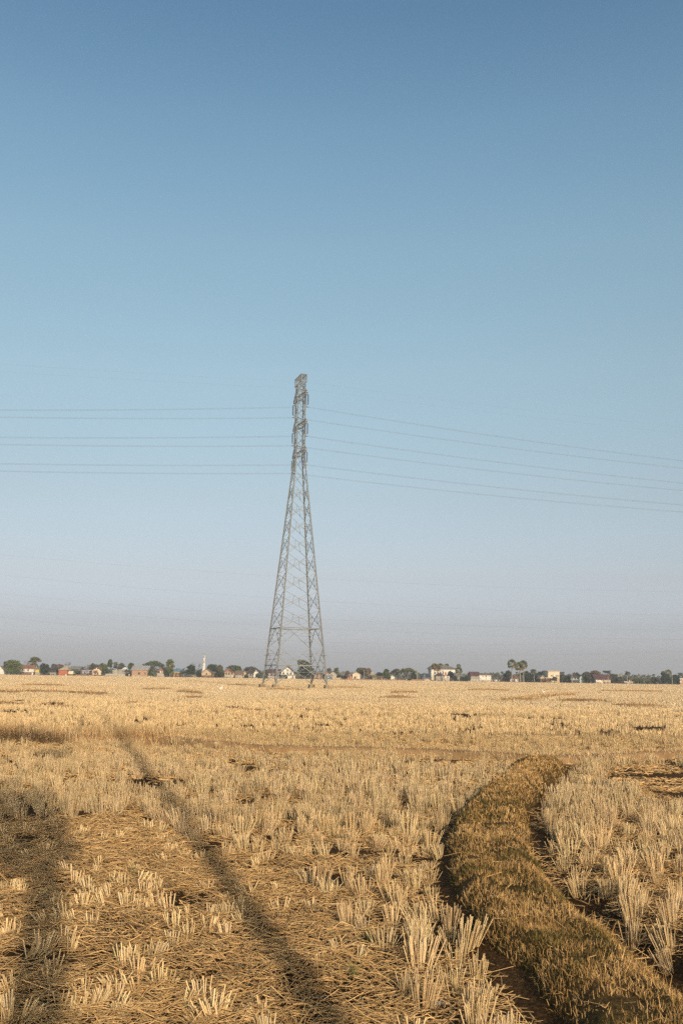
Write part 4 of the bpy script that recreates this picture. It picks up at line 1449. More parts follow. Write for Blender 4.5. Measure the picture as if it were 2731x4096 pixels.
# earth heap
mb = MB()
hp = at(1705, 2726, 436)
mb.lathe([(2.0, -0.1), (1.6, 0.55), (0.9, 0.95), (0.3, 1.1), (0.05, 1.12)], (0, 0, 0), 12)
o = mb.build('sand_heap', M['tan'], None, True)
o.location = (hp.x, 436, 0)
tag(o, 'pale heap of sand at the field edge below the navy roofed house', 'heap')


# poles
def pole(px, top, D, label, arm=True):
    o = thing('utility_pole', label, 'pole', (xx(px, D), D, 0))
    h = zz(px, top, D)
    mb = MB(); mb.tube([(0, 0, -0.2), (0, 0, h)], [0.16, 0.10], 6); mb.build('shaft', M['pole'], o)
    if arm:
        mb = MB(); mb.box(-0.8, 0.8, -0.05, 0.05, h - 0.5, h - 0.35); mb.build('crossarm', M['pole'], o)


pole(78, 2648, 452, 'thin dark pole above the white two storey house at far left')
pole(1668, 2680, 440, 'tall utility pole left of the navy roofed house')
pole(1697, 2692, 436, 'lamp post in front of the navy roofed house', False)
pole(1769, 2661, 437, 'tall utility pole in front of the big white house')
pole(1868, 2686, 450, 'short utility pole above the banana plants left of the long white house')
pole(1456, 2679, 438, 'pale pole in front of the spreading tree left of the thatched house', False)
pole(2484, 2695, 445, 'utility pole left of the lone coconut palm')
pole(2686, 2694, 434, 'bare post at the field edge right of the big dark tree', False)
pole(2286, 2693, 440, 'pole at the left corner of the aqua house', False)
pole(2430, 2704, 438, 'thin pole in front of the maroon brown roofed house', False)


# ================================================================== TREES
LC = {'olive': (0.115, 0.12, 0.038), 'dark': (0.040, 0.058, 0.024), 'green': (0.075, 0.10, 0.032), 'bright': (0.13, 0.155, 0.042), 'brown': (0.17, 0.115, 0.055), 'pale': (0.135, 0.13, 0.085), 'dull': (0.085, 0.085, 0.045)}


def leaf_quads(p, size, rg, colr, var=0.35, aspect=0.55):
    n = len(p)
    a = rg.normal(0, 1, (n, 3)); a /= np.linalg.norm(a, axis=1, keepdims=True)
    b_ = np.cross(a, rg.normal(0, 1, (n, 3))); b_ /= np.linalg.norm(b_, axis=1, keepdims=True)
    s = (size * rg.uniform(0.7, 1.3, n))[:, None]
    e, f = a * s, b_ * s * aspect
    V = np.stack([p - e, p + f, p + e, p - f], 1).reshape(-1, 3)
    Fc = (np.arange(n)[:, None] * 4 + np.arange(4)[None]).astype(np.int32)
    tw = rg.uniform(1 - var, 1 + var, (n, 1)) * (1 + rg.normal(0, 0.08, (n, 3)))
    C = np.clip(np.array(colr)[None] * tw, 0.01, 1)
    return V, Fc, np.repeat(C, 4, 0)


def clump_cloud(cl, per, size, rg, colr, var=0.35):
    """cl: list of (centre, (rx, ry, rz)); leaf faces spread through each clump, denser at its shell"""
    ps = []
    cs = []
    for c, r in cl:
        n = int(per)
        d = rg.normal(0, 1, (n, 3)); d /= np.linalg.norm(d, axis=1, keepdims=True)
        ps.append(np.array(c)[None] + d * (rg.random((n, 1)) ** 0.5) * np.array(r)[None])
        cs.append(np.repeat(np.array([colr]) * rg.uniform(0.8, 1.2), n, 0))
    p, c = np.concatenate(ps), np.concatenate(cs)
    V, Fc, C = leaf_quads(p, np.full(len(p), size), rg, (1, 1, 1), var)
    return V, Fc, C * np.repeat(c, 4, 0)


def crown_obj(root, arr):
    v_, f_, c_ = arr
    return np_obj('crown', np_mesh('crown', v_, f_, c_), M['leaf'], root)


def tree(kind, label, px, hw, top, bot, D, c='green', seed=None, base=None, cat='tree', name=None, group=None):
    """px centre column, hw half width of the crown in photo pixels, top and bottom rows of the crown"""
    seed = seed if seed is not None else int(px)
    rg = np.random.default_rng(seed)
    R_ = random.Random(seed)
    m_ = D / F
    H = zz(px, top, D); B = max(0.15, zz(px, bot, D)); W = hw * m_
    name = name or {'broad': 'leafy_tree', 'rain': 'rain_tree', 'bare': 'bare_tree', 'lontar': 'fan_palm', 'coco': 'coconut_palm', 'banana': 'banana_plant', 'tall': 'tall_tree', 'bush': 'bush', 'half': 'sparse_tree'}[kind]
    o = thing(name, label, cat, (xx(px, D), D, 0), 0, group)
    colr = LC[c]
    tk = MB()
    if kind in ('broad', 'tall', 'bush', 'half'):
        n = {'broad': 16, 'tall': 16, 'bush': 7, 'half': 14}[kind]
        cl = []
        ch = (H - B)
        for i in range(n):
            f = (i + 0.5) / n
            z = B + ch * (0.14 + 0.78 * f)
            if kind == 'tall': env = 0.55 + 0.45 * math.sin(PI * min(1, f * 1.1 + 0.1)) if f < 0.75 else 0.75 * (1.15 - f) / 0.4
            else: env = math.sqrt(max(0.05, 1 - (2 * f - 0.85) ** 2 / 1.45))
            a = i * 2.4 + R_.uniform(-0.6, 0.6)
            rr = W * env * R_.uniform(0.35, 0.78)
            r = R_.uniform(0.30, 0.44) * min(W, ch * 0.75)
            r = min(r, W * 0.46)
            z = min(z, H - r * 0.62)
            cl.append(((rr * math.cos(a), rr * math.sin(a) * 0.9, z), (r * 1.1, r * 1.1, r * 0.78)))
        per = {'broad': 110, 'tall': 100, 'bush': 70, 'half': 42}[kind]
        sz = 0.30 if W < 2.5 else 0.38
        tk.tube([(0, 0, -0.2), (0.1, 0, B * 0.6 + 0.3), (0.05, 0.1, B + ch * 0.35), (0.1, 0, B + ch * 0.8)], [0.05 * W + 0.09, 0.045 * W + 0.06, 0.03 * W + 0.05, 0.03], 7)
        for (cc, r) in cl[::2]:
            tk.tube([(0.05, 0.05, B + ch * 0.12), (cc[0] * 0.5, cc[1] * 0.5, (B + ch * 0.12 + cc[2]) / 2 + 0.1), cc], [0.09, 0.06, 0.02], 5)
        tk.build('trunk', M['bark'], o)
        crown_obj(o, clump_cloud(cl, per, sz, rg, colr))
    elif kind == 'rain':
        ch = H - B
        cl = []
        tk.tube([(0, 0, -0.2), (0.15, 0, B * 0.5), (0.1, 0, B)], [0.3, 0.22, 0.18], 7)
        n = 18
        for i in range(n):
            a = i * 2.4
            q = math.sqrt((i + 0.5) / n)
            rr = W * 0.86 * q
            z = B + ch * (0.80 - 0.45 * q * q) + R_.uniform(-0.1, 0.1) * ch
            r = W * R_.uniform(0.2, 0.3)
            p = (rr * math.cos(a), rr * math.sin(a), z)
            cl.append((p, (r * 1.2, r * 1.2, min(r * 0.45, ch * 0.2))))
            tk.tube([(0.1, 0, B * 0.95), (p[0] * 0.45, p[1] * 0.45, B + (z - B) * 0.65), p], [0.11, 0.07, 0.02], 5)
        tk.build('trunk', M['bark'], o)
        crown_obj(o, clump_cloud(cl, 75, 0.30, rg, colr))
    elif kind == 'bare':
        def grow_(p, d, L, r, lv):
            q = p + d * L
            tk.tube([p, (p + q) / 2 + Vector((R_.uniform(-.1, .1), R_.uniform(-.1, .1), 0)) * L, q], [r, r * 0.85, r * 0.6], 4)
            if lv == 0: return
            for _ in range(3 if lv > 1 else 4):
                nd = (d + Vector((R_.uniform(-1, 1), R_.uniform(-1, 1), R_.uniform(-0.1, 0.8))) * 0.75).normalized()
                grow_(q, nd, L * R_.uniform(0.6, 0.85), r * 0.58, lv - 1)
        tot = H
        grow_(Vector((0, 0, -0.1)), Vector((0.05, 0, 1)), tot * 0.38, 0.14, 3)
        bo = tk.build('trunk', M['twig'], o)
        # scale the spread to the crown width
        mx_ = max(abs(v.co.x) for v in bo.data.vertices); mz_ = max(v.co.z for v in bo.data.vertices)
        for v in bo.data.vertices:
            v.co.x *= W / mx_; v.co.y *= W / mx_; v.co.z *= H / mz_
        pts_ = np.array([v.co[:] for v in bo.data.vertices])
        up = pts_[pts_[:, 2] > H * 0.55]
        k = rg.choice(len(up), min(len(up), 130))
        crown_obj(o, leaf_quads(up[k] + rg.normal(0, 0.2, (len(k), 3)), np.full(len(k), 0.17), rg, LC['pale']))
    elif kind == 'lontar':
        rc = (H - B) / 2
        W = max(W, rc * 0.8)
        zc = B + rc
        lean = R_.uniform(-0.4, 0.4)
        tk.tube([(0, 0, -0.2), (0, 0, 0.5), (lean * 0.3, 0, zc * 0.5), (lean, 0, zc)], [0.34, 0.22, 0.17, 0.15], 8)
        tk.build('trunk', M['palebark'], o)
        lv, dv = [], []
        V, Fc, C = [], [], []
        nl = 46
        for i in range(nl):
            u = 1 - 1.75 * (i + 0.5) / nl
            a = i * 2.399 + R_.uniform(-0.2, 0.2)
            s = math.sqrt(1 - u * u)
            d = Vector((s * math.cos(a), s * math.sin(a), u))
            cpt = Vector((lean, 0, zc)) + Vector((d.x * W * 0.62, d.y * W * 0.62, d.z * rc * 0.62))
            tip_dir = (d + Vector((0, 0, -0.15))).normalized()
            t1 = tip_dir.cross(Vector((0, 0, 1)) if abs(tip_dir.z) < 0.9 else Vector((1, 0, 0))).normalized()
            t1 = (t1 * math.cos(a * 1.7) + tip_dir.cross(t1) * math.sin(a * 1.7)).normalized()
            L = min(W, rc) * 0.50
            cc = LC['olive'] if u > -0.35 else (0.26, 0.19, 0.10)
            cc = [x * R_.uniform(0.7, 1.3) for x in cc]
            b0 = len(V)
            V.append(cpt); C.append(cc)
            m2 = 9
            for j in range(m2 + 1):
                th = -1.9 + 3.8 * j / m2
                V.append(cpt + (tip_dir * math.cos(th) + t1 * math.sin(th)) * L * (1.0 if j % 2 else 0.72)); C.append(cc)
            for j in range(m2): Fc.append((b0, b0 + 1 + j, b0 + 2 + j, b0 + 2 + j))
        Ft = np.array([(f[0], f[1], f[2]) for f in Fc], np.int32)
        np_obj('crown', np_mesh('crown', np.array([v[:] for v in V]), Ft, np.array(C)), M['leaf'], o)
    elif kind in ('coco', 'banana'):
        zc = B + (H - B) * (0.45 if kind == 'coco' else 0.1)
        lean = R_.uniform(-0.6, 0.6)
        tk.tube([(0, 0, -0.2), (lean * 0.3, 0, zc * 0.5), (lean, 0, zc)], [0.2, 0.13, 0.11] if kind == 'coco' else [0.14, 0.12, 0.08], 7)
        tk.build('trunk', M['palebark'], o)
        V, Fc, C = [], [], []
        nf = 17 if kind == 'coco' else 9
        for i in range(nf):
            a = i * 2.399 + R_.uniform(-0.2, 0.2)
            el0 = R_.uniform(-0.1, 1.25) if kind == 'coco' else R_.uniform(0.5, 1.3)
            L = W * R_.uniform(0.95, 1.25)
            if kind == 'banana': L = max(L, (H - zc) * 0.9) * R_.uniform(0.75, 1.05)
            hd = Vector((math.cos(a), math.sin(a), 0))
            pr = []
            p = Vector((lean, 0, zc)); el_ = el0
            ns = 7
            for j in range(ns + 1):
                pr.append(p.copy())
                p = p + (hd * math.cos(el_) + Vector((0, 0, math.sin(el_)))) * (L / ns)
                el_ -= 0.30 if kind == 'coco' else 0.24
            sd = Vector((-hd.y, hd.x, 0))
            cc = [x * R_.uniform(0.75, 1.25) for x in colr]
            for j in range(ns):
                q = pr[j]; q2 = pr[j + 1]
                if kind == 'coco':
                    for s in (-1, 1):
                        for f in (0.0, 0.5):
                            b0 = len(V)
                            r0 = q.lerp(q2, f); r1 = q.lerp(q2, f + 0.38)
                            wd = 0.62 * math.sin(PI * min(1, (j + f + 1.2) / (ns + 1.2))) + 0.1
                            e = sd * s * wd + Vector((0, 0, -0.35 * wd)) + (q2 - q).normalized() * 0.3
                            V += [r0, r1, r1 + e, r0 + e]; C += [cc] * 4
                            Fc.append((b0, b0 + 1, b0 + 2, b0 + 3))
                else:
                    w0 = 0.34 * math.sin(PI * (j + 0.6) / (ns + 1)); w1 = 0.34 * math.sin(PI * (j + 1.6) / (ns + 1.6))
                    for s in (-1, 1):
                        b0 = len(V)
                        V += [q, q2, q2 + sd * s * w1 + Vector((0, 0, -0.12)), q + sd * s * w0 + Vector((0, 0, -0.12))]; C += [cc] * 4
                        Fc.append((b0, b0 + 1, b0 + 2, b0 + 3))
        np_obj('crown', np_mesh('crown', np.array([v[:] for v in V]), np.array(Fc, np.int32), np.array(C)), M['leaf'], o)
    return o


T = tree
# --- left
T('broad', 'bright olive round bushy tree standing at the field edge at far left', 51, 36, 2640, 2696, 434, 'bright')
T('half', 'thin ragged tree top poking up left of the bright olive bushy tree', 19, 9, 2645, 2675, 446, 'dull')
T('rain', 'tall umbrella shaped rain tree above the white two storey house', 137, 25, 2625, 2660, 466, 'olive')
T('bare', 'leafless spreading tree left of the umbrella shaped rain tree', 101, 18, 2642, 2680, 464)
T('broad', 'mid green tree filling the gap below the umbrella shaped rain tree', 133, 22, 2654, 2688, 460, 'green')
T('broad', 'dark green rounded tree standing in front of the yellow and black house', 175, 21, 2654, 2696, 433, 'dark')
T('broad', 'rusty brown dry tree behind the red orange house', 237, 19, 2657, 2688, 465, 'brown')
T('bare', 'pale leafless tree above the roof of the red orange house', 266, 18, 2648, 2680, 468)
T('broad', 'small green tree between the peaked grey roof and the rusty brown tree', 212, 12, 2656, 2684, 470, 'green')
T('bush', 'dark bush right of the cream side room of the red orange house', 311, 12, 2682, 2704, 440, 'dark', cat='bush')
T('bare', 'bare thin tree in front of the lavender shed', 344, 16, 2655, 2690, 437)
T('broad', 'wide dull green tree right of the lavender shed', 372, 24, 2655, 2698, 466, 'dull')
T('broad', 'wide olive tree behind the cream gabled house', 407, 22, 2654, 2696, 468, 'olive', seed=4071)
T('broad', 'low green tree right of the cream gabled house', 420, 16, 2670, 2698, 442, 'green')
T('tall', 'tall thin tree with a round tuft on top, left of the white pyramid roof', 438, 11, 2637, 2672, 462, 'green')
T('banana', 'clump of tall banana leaves left of the white turret', 440, 13, 2664, 2690, 441, 'green', cat='banana')
T('banana', 'second clump of banana leaves beside the stone wall', 426, 10, 2672, 2694, 440, 'green', cat='banana')
T('half', 'hazy grey green tree behind the white turret', 461, 12, 2648, 2676, 520, 'pale')
T('broad', 'hazy dull tree left of the white pyramid roof', 484, 16, 2652, 2684, 510, 'dull')
T('broad', 'green tree right of the white pyramid roof', 523, 13, 2650, 2690, 455, 'green')
T('banana', 'banana plant close to the left wall of the big brick house', 512, 8, 2662, 2688, 441, 'green', cat='banana')
T('bush', 'dark round bush at the foot of the grey block house', 508, 5, 2694, 2702, 437, 'dark', cat='bush')
T('rain', 'broad spreading green rain tree behind the big brick house', 612, 48, 2642, 2680, 468, 'green')
T('broad', 'leafy bush tree between the big brick house and the wood and stone house', 604, 11, 2676, 2704, 438, 'green')
T('tall', 'tall pillar shaped light green tree right of the wood and stone house', 679, 20, 2634, 2704, 437, 'bright')
T('bush', 'green shrub at the foot of the pillar shaped tree', 664, 12, 2678, 2704, 439, 'green', cat='bush')
# --- around the minaret
T('banana', 'banana plant with broad dark leaves right of the blue roofed shed', 727, 12, 2671, 2694, 439, 'dark', cat='banana')
T('banana', 'banana plant with pale stem left of the dark round tree', 737, 11, 2674, 2696, 440, 'green', cat='banana')
T('banana', 'short banana plant in front of the blue roofed shed', 717, 9, 2678, 2700, 438, 'green', cat='banana')
T('broad', 'dark round tree left of the minaret', 764, 21, 2660, 2700, 450, 'dark')
T('bare', 'tall leafless tree rising just left of the minaret', 780, 22, 2648, 2690, 462)
T('broad', 'dark shrubby tree at the left of the grey brown timber house', 795, 11, 2682, 2708, 444, 'dark')
T('broad', 'large dark green tree right of the minaret', 848, 30, 2658, 2700, 462, 'dark')
T('broad', 'lighter green side of foliage right of the large dark green tree', 878, 14, 2659, 2704, 458, 'olive')
T('broad', 'low dark tree between the timber house and the run down house', 872, 18, 2690, 2712, 444, 'dark')
T('half', 'sparse grey tree in front of the low dark tree', 886, 14, 2678, 2708, 441, 'dull')
T('rain', 'flat topped dull tree behind the run down house', 933, 30, 2657, 2690, 468, 'dull')
T('broad', 'green tree behind the tan house', 946, 20, 2664, 2694, 460, 'green')
T('rain', 'brownish flat topped tree behind the dark roof with white gable', 1000, 28, 2665, 2690, 468, 'dull')
T('bush', 'dark shrubs between the tan house and the white gable', 985, 10, 2698, 2716, 438, 'dark', cat='bush')
T('bush', 'leafy shrub in front of the white gable left of the pylon', 1031, 12, 2694, 2716, 437, 'green', cat='bush')
T('broad', 'olive tree seen between the two left legs of the pylon', 1062, 14, 2678, 2712, 447, 'olive')
T('broad', 'big dark ragged tree seen through the right half of the pylon base', 1221, 34, 2643, 2708, 458, 'dark')
T('half', 'thin tree top above the big dark ragged tree', 1204, 20, 2638, 2668, 462, 'dull')
T('broad', 'dark leafy tree right of the large white house, low behind the pylon', 1236, 20, 2676, 2716, 446, 'dark')
T('bush', 'bush beside the white lower wing seen through the pylon', 1140, 8, 2702, 2715, 436, 'dark', cat='bush')
T('half', 'light airy tree right of the narrow grey houses', 1345, 14, 2670, 2704, 452, 'olive')
T('half', 'small pale tree behind the narrow grey houses', 1315, 10, 2672, 2692, 470, 'pale')
T('bush', 'dark bush right of the narrow grey houses', 1358, 14, 2700, 2718, 446, 'dark', cat='bush')
# --- centre right
T('broad', 'broad dark tree with a brown side left of the thatched house', 1443, 24, 2672, 2702, 456, 'dull')
T('half', 'brown dry tree leaning over the thatched house', 1470, 20, 2671, 2706, 450, 'brown')
T('half', 'sparse dry shrub tree at the left of the cream house end', 1388, 10, 2682, 2712, 440, 'brown')
T('broad', 'small dark tree left of the upright bushy tree', 1517, 14, 2690, 2710, 460, 'dark')
T('tall', 'upright bushy tree left of the tiny white gabled house', 1545, 16, 2676, 2716, 448, 'green')
T('rain', 'smaller flat acacia left of the large acacia', 1584, 26, 2674, 2702, 452, 'dull')
T('rain', 'large flat topped acacia with slanting limbs', 1628, 38, 2667, 2704, 448, 'olive')
T('broad', 'dark round bush tree left of the tall utility pole', 1654, 13, 2695, 2720, 444, 'dark')
T('bush', 'dark bush in front of the brick wall gap', 1636, 10, 2716, 2725, 434, 'dark', cat='bush')
T('bush', 'dark shrub below the tiny white gabled house', 1555, 8, 2708, 2718, 440, 'dark', cat='bush')
T('lontar', 'fan palm with a pale bending trunk at the left corner of the big white house', 1735, 15, 2653, 2684, 437, 'olive')
T('lontar', 'fan palm crown rising behind the left corner of the big white house', 1757, 12, 2653, 2678, 449, 'olive')
T('lontar', 'fan palm with a two tiered crown at the right corner of the big white house', 1836, 15, 2668, 2698, 437, 'olive')
T('lontar', 'small fan palm crown topping the two tiered palm', 1834, 10, 2656, 2671, 442, 'olive')
T('broad', 'dark green tree right of the maroon hip roof', 1801, 13, 2686, 2712, 443, 'dark')
T('broad', 'tree top above the grey roof of the big white house', 1786, 9, 2656, 2668, 500, 'green')
T('bush', 'bushes at the foot of the dark grey house between the palms', 1822, 12, 2706, 2726, 438, 'dark', cat='bush')
T('bush', 'bush right of the second fan palm trunk', 1846, 12, 2708, 2728, 438, 'dark', cat='bush')
T('banana', 'dark banana clump at the left end of the long white house', 1872, 14, 2700, 2720, 438, 'dark', cat='banana')
T('bush', 'dark bushes beside the banana clump', 1866, 10, 2702, 2726, 441, 'dark', cat='bush')
T('bare', 'small leafless tree right of the long white house', 1984, 14, 2689, 2712, 450)
# --- fan palms
T('lontar', 'leftmost of the three tall fan palms standing in the field', 2046, 16, 2635, 2680, 430, 'olive')
T('lontar', 'middle fan palm of the three tall ones in the field', 2080, 15, 2645, 2690, 430, 'olive')
T('lontar', 'tallest bright crowned fan palm at the right of the three', 2093, 15, 2639, 2682, 432, 'bright')
T('broad', 'dark tree behind the left of the three fan palms', 2032, 18, 2682, 2722, 456, 'dark')
T('rain', 'dark layered tree behind the right of the three fan palms', 2100, 26, 2682, 2712, 458, 'dark')
T('broad', 'grey green thicket at the left of the rusty red roof', 2022, 14, 2698, 2728, 446, 'dull')
T('broad', 'dark thicket between the fan palms and the coconut palm', 2112, 22, 2692, 2730, 446, 'dark')
T('coco', 'coconut palm with a short pale trunk left of the cream flat topped house', 2136, 15, 2671, 2692, 446, 'dull')
T('broad', 'dark tree around the coconut palm trunk', 2140, 18, 2690, 2730, 452, 'dark', seed=21401)
T('rain', 'dark layered tree left of the dark blue gabled house', 2160, 18, 2682, 2710, 462, 'dark')
T('coco', 'coconut palm peeking over the trees right of the cream flat topped house', 2249, 10, 2683, 2698, 470, 'dull')
T('broad', 'dull green tree beside the right wall of the cream flat topped house', 2250, 18, 2698, 2732, 446, 'dull')
T('broad', 'dark tree left of the pale aqua house', 2269, 14, 2702, 2732, 444, 'dark')
T('bush', 'round bush in front of the cream flat topped house', 2215, 12, 2708, 2724, 438, 'dull', cat='bush')
T('bush', 'brown scrub below the old house with the small gable', 2180, 18, 2718, 2732, 436, 'brown', cat='bush')
T('half', 'sparse flat tree above the pale aqua house', 2302, 20, 2690, 2706, 470, 'pale')
T('broad', 'dark leafy tree right of the pale aqua house', 2346, 16, 2696, 2734, 438, 'dark')
T('rain', 'thin layered tree above the dark leafy tree', 2345, 18, 2686, 2706, 462, 'dull')
T('half', 'bare brown tree over the left of the maroon brown roof', 2380, 26, 2682, 2704, 462, 'brown')
T('coco', 'left coconut palm of the pair above the maroon brown roof', 2420, 9, 2675, 2694, 455, 'dull')
T('coco', 'right coconut palm of the pair above the maroon brown roof', 2434, 11, 2675, 2696, 452, 'dull')
T('broad', 'olive tree right of the maroon brown roofed house', 2452, 20, 2696, 2734, 447, 'dull')
T('broad', 'dull green scrub tree left of the lone coconut palm', 2478, 14, 2708, 2735, 444, 'dull')
T('coco', 'lone coconut palm standing up against the sky', 2506, 13, 2677, 2700, 446, 'dull')
T('half', 'thin scrub tree right of the tent shaped roof', 2545, 14, 2712, 2736, 445, 'olive')
T('bare', 'leafless spreading tree between the tent shaped roof and the stone house', 2568, 18, 2698, 2720, 455)
T('bush', 'green shrubs below the leafless spreading tree', 2562, 14, 2716, 2737, 440, 'green', cat='bush')
T('bush', 'olive shrubs right of the leafless spreading tree', 2590, 14, 2720, 2737, 440, 'olive', cat='bush')
T('broad', 'dull tree left of the low stone house', 2615, 16, 2709, 2737, 444, 'dull')
T('broad', 'big dark dome shaped tree near the right edge', 2659, 22, 2696, 2732, 438, 'dark')
T('lontar', 'drooping fan palm topping the big dark dome shaped tree', 2670, 14, 2678, 2704, 446, 'pale')
T('half', 'tiny leaning tree top left of the drooping fan palm', 2650, 9, 2686, 2700, 452, 'dull')
T('broad', 'dark tree left of the brick house at the right edge', 2702, 18, 2700, 2735, 442, 'dark')
T('coco', 'coconut palm rising over the dark trees at the right edge', 2716, 12, 2683, 2706, 446, 'dull')
T('broad', 'dark low tree filling between the two dark trees at the right edge', 2684, 14, 2712, 2736, 440, 'dark')

# ---- ragged scrub at the foot of the village and the hazy wood far behind
rg = np.random.default_rng(77)
n = 5200
x = rg.uniform(-165, 165, n); y = rg.uniform(434, 447, n)
k = fnoise(x * 0.12, y * 0.3, 101) > 0.42
x, y = x[k], y[k]
hz_ = 0.2 + 1.5 * np.clip(fnoise(x * 0.15, y * 0.2, 102) - 0.3, 0, 1)
p = np.stack([x, y, rg.random(len(x)) * hz_], -1)
cmix = np.where(rg.random((len(x), 1)) < 0.45, np.array([LC['brown']]), np.where(rg.random((len(x), 1)) < 0.5, np.array([LC['dull']]), np.array([LC['dark']])))
V, Fc, C = leaf_quads(p, np.full(len(x), 0.26), rg, (1, 1, 1))
np_obj('undergrowth', np_mesh('undergrowth', V, Fc, C * np.repeat(cmix, 4, 0)), M['leaf'], kind='stuff', label='low dry scrub along the edge of the village', cat='scrub')

n = 26000
x = rg.uniform(-420, 420, n); y = rg.uniform(560, 980, n)
hh = (1.6 + 6.5 * np.clip(fnoise(x * 0.02, y * 0.01, 111) - 0.2, 0, 1)) * (0.75 + 0.5 * fnoise(x * 0.15, y * 0.15, 112))
z = hh * rg.random(n) ** 0.7
V, Fc, C = leaf_quads(np.stack([x, y, z], -1), np.full(n, 1.0), rg, (0.075, 0.085, 0.045))
np_obj('treeline', np_mesh('treeline', V, Fc, C), M['leaf'], kind='stuff', label='far wood behind the village', cat='wood')

# ================================================================== WHAT STANDS BEHIND THE CAMERA AND CASTS SHADOWS
s_az = Vector((-sun_dir.x, -sun_dir.y, 0)).normalized()      # the way shadows run
tanE = math.tan(SUN_EL)
# concrete pole: its shadow ends at photo pixel (409, 2857)
base = Vector((2.19, -3.0, 0))
tip_g = base + s_az * (46.5 / s_az.y)
plen = (tip_g - base).length * tanE
pl = thing('utility_pole', 'tall concrete utility pole behind the viewpoint, known by its long thin shadow', 'pole', base)
mb = MB()
mb.tube([(0, 0, -0.2), (0, 0, plen * 0.55), (0, 0, plen)], [0.105, 0.09, 0.075], 10)
mb.build('shaft', M['pole'], pl)
# slender tree: trunk and three leaf masses
tb = Vector((1.545, -6.0, 0))
rgt = np.random.default_rng(3)


def shade_pt(px, py):
    """point of the tree whose shadow falls on a photo pixel (in the plane of the trunk, across the sun)"""
    g = gnd(px, py)
    d = (g - tb)
    s = d.dot(s_az)
    side = d - s_az * s
    return Vector((side.x, side.y, s * tanE))


tr = thing('shade_tree', 'slender tree behind the viewpoint, known by the broad shadow at lower left', 'tree', tb)
mb = MB()
mb.tube([(0, 0, -0.2), (0.0, 0, 2.5), (0, 0, 4.6), (-0.1, 0, 6.0)], [0.17, 0.16, 0.15, 0.03], 10)
BL = [((130, 3425), 0.42, 0.4), ((-20, 3420), 0.5, 0.4), ((205, 3385), 0.32, 0.3), ((60, 3350), 0.5, 0.35), ((-90, 3340), 0.6, 0.4), ((150, 3300), 0.42, 0.3), ((20, 3270), 0.5, 0.3), ((-130, 3250), 0.6, 0.4), ((50, 3205), 0.6, 0.35), ((-90, 3170), 0.7, 0.35), ((160, 3240), 0.4, 0.3),
      ((225, 3025), 0.5, 0.3), ((60, 2962), 0.85, 0.35), ((-60, 2962), 1.0, 0.4), ((-170, 2955), 1.0, 0.4), ((180, 2966), 0.6, 0.2)]
cl = []
for (p, r_, h_) in BL:
    c = shade_pt(*p)
    cl.append((c, r_, h_))
    mb.tube([(0, 0, max(2.5, c.z - 0.8)), tuple(c * 0.6 + Vector((0, 0, 0.4 * (c.z - 0.3)))), tuple(c)], [0.025, 0.018, 0.01], 5)
mb.build('trunk', M['bark'], tr)
parts = []
for c, r_, h_ in cl:
    n = int((1000 if c.z > 9.4 else (430 if c.z < 5.1 else (200 if c.z < 5.9 else 90))) * (r_ * r_) / 0.3)
    d = rgt.normal(0, 1, (n, 3)); d /= np.linalg.norm(d, axis=1, keepdims=True)
    p = np.array(c)[None] + d * (rgt.random((n, 1)) ** 0.45) * np.array([[r_, r_, h_]])
    parts.append(leaf_quads(p, np.full(n, 0.11), rgt, (0.07, 0.10, 0.03)))
v_, f_, c_ = join(parts)
np_obj('crown', np_mesh('crown', v_, f_, c_), M['leaf'], tr)

# ------------------------------------------------------------------ egrets
def egret(px, py, D, rz, label):
    g = at(px, py, D); g.z = 0
    o = thing('egret', label, 'egret', g, rz, 'white egrets in the field')
    me = bpy.data.meshes.new('body')
    V = [(0, 0, 0.30), (0.09, 0, 0.34), (0.15, 0, 0.42), (0.13, 0, 0.50), (0.16, 0, 0.57), (0.20, 0, 0.59), (-0.10, 0, 0.27), (-0.19, 0, 0.23),
         (0.0, 0.035, 0.18), (0.015, 0.035, 0.0), (0.0, -0.035, 0.18), (0.015, -0.035, 0.0)]
    E = [(0, 1), (1, 2), (2, 3), (3, 4), (4, 5), (0, 6), (6, 7), (0, 8), (8, 9), (0, 10), (10, 11)]
    me.from_pydata(V, E, [])
    me.materials.append(M['feather'])
    b_ = bpy.data.objects.new('body', me)
    col.objects.link(b_)
    b_.parent = o
    sk = b_.modifiers.new('skin', 'SKIN')
    rr = [0.085, 0.06, 0.026, 0.022, 0.026, 0.02, 0.07, 0.02, 0.022, 0.012, 0.022, 0.012]
    for i, r_ in enumerate(rr): me.skin_vertices[0].data[i].radius = (r_, r_)
    me.skin_vertices[0].data[0].use_root = True
    ss = b_.modifiers.new('sub', 'SUBSURF'); ss.levels = 1; ss.render_levels = 1
    mb = MB()
    mb.tube([(0.205, 0, 0.59), (0.30, 0, 0.575)], [0.014, 0.003], 6)
    mb.build('beak', M['beak'], o)
    return o


egret(884, 2766, 104, 0.4, 'small white egret standing in the stubble left of the pylon')
egret(2173, 2776, 112, 2.6, 'small white egret standing in the stubble right of the pylon')


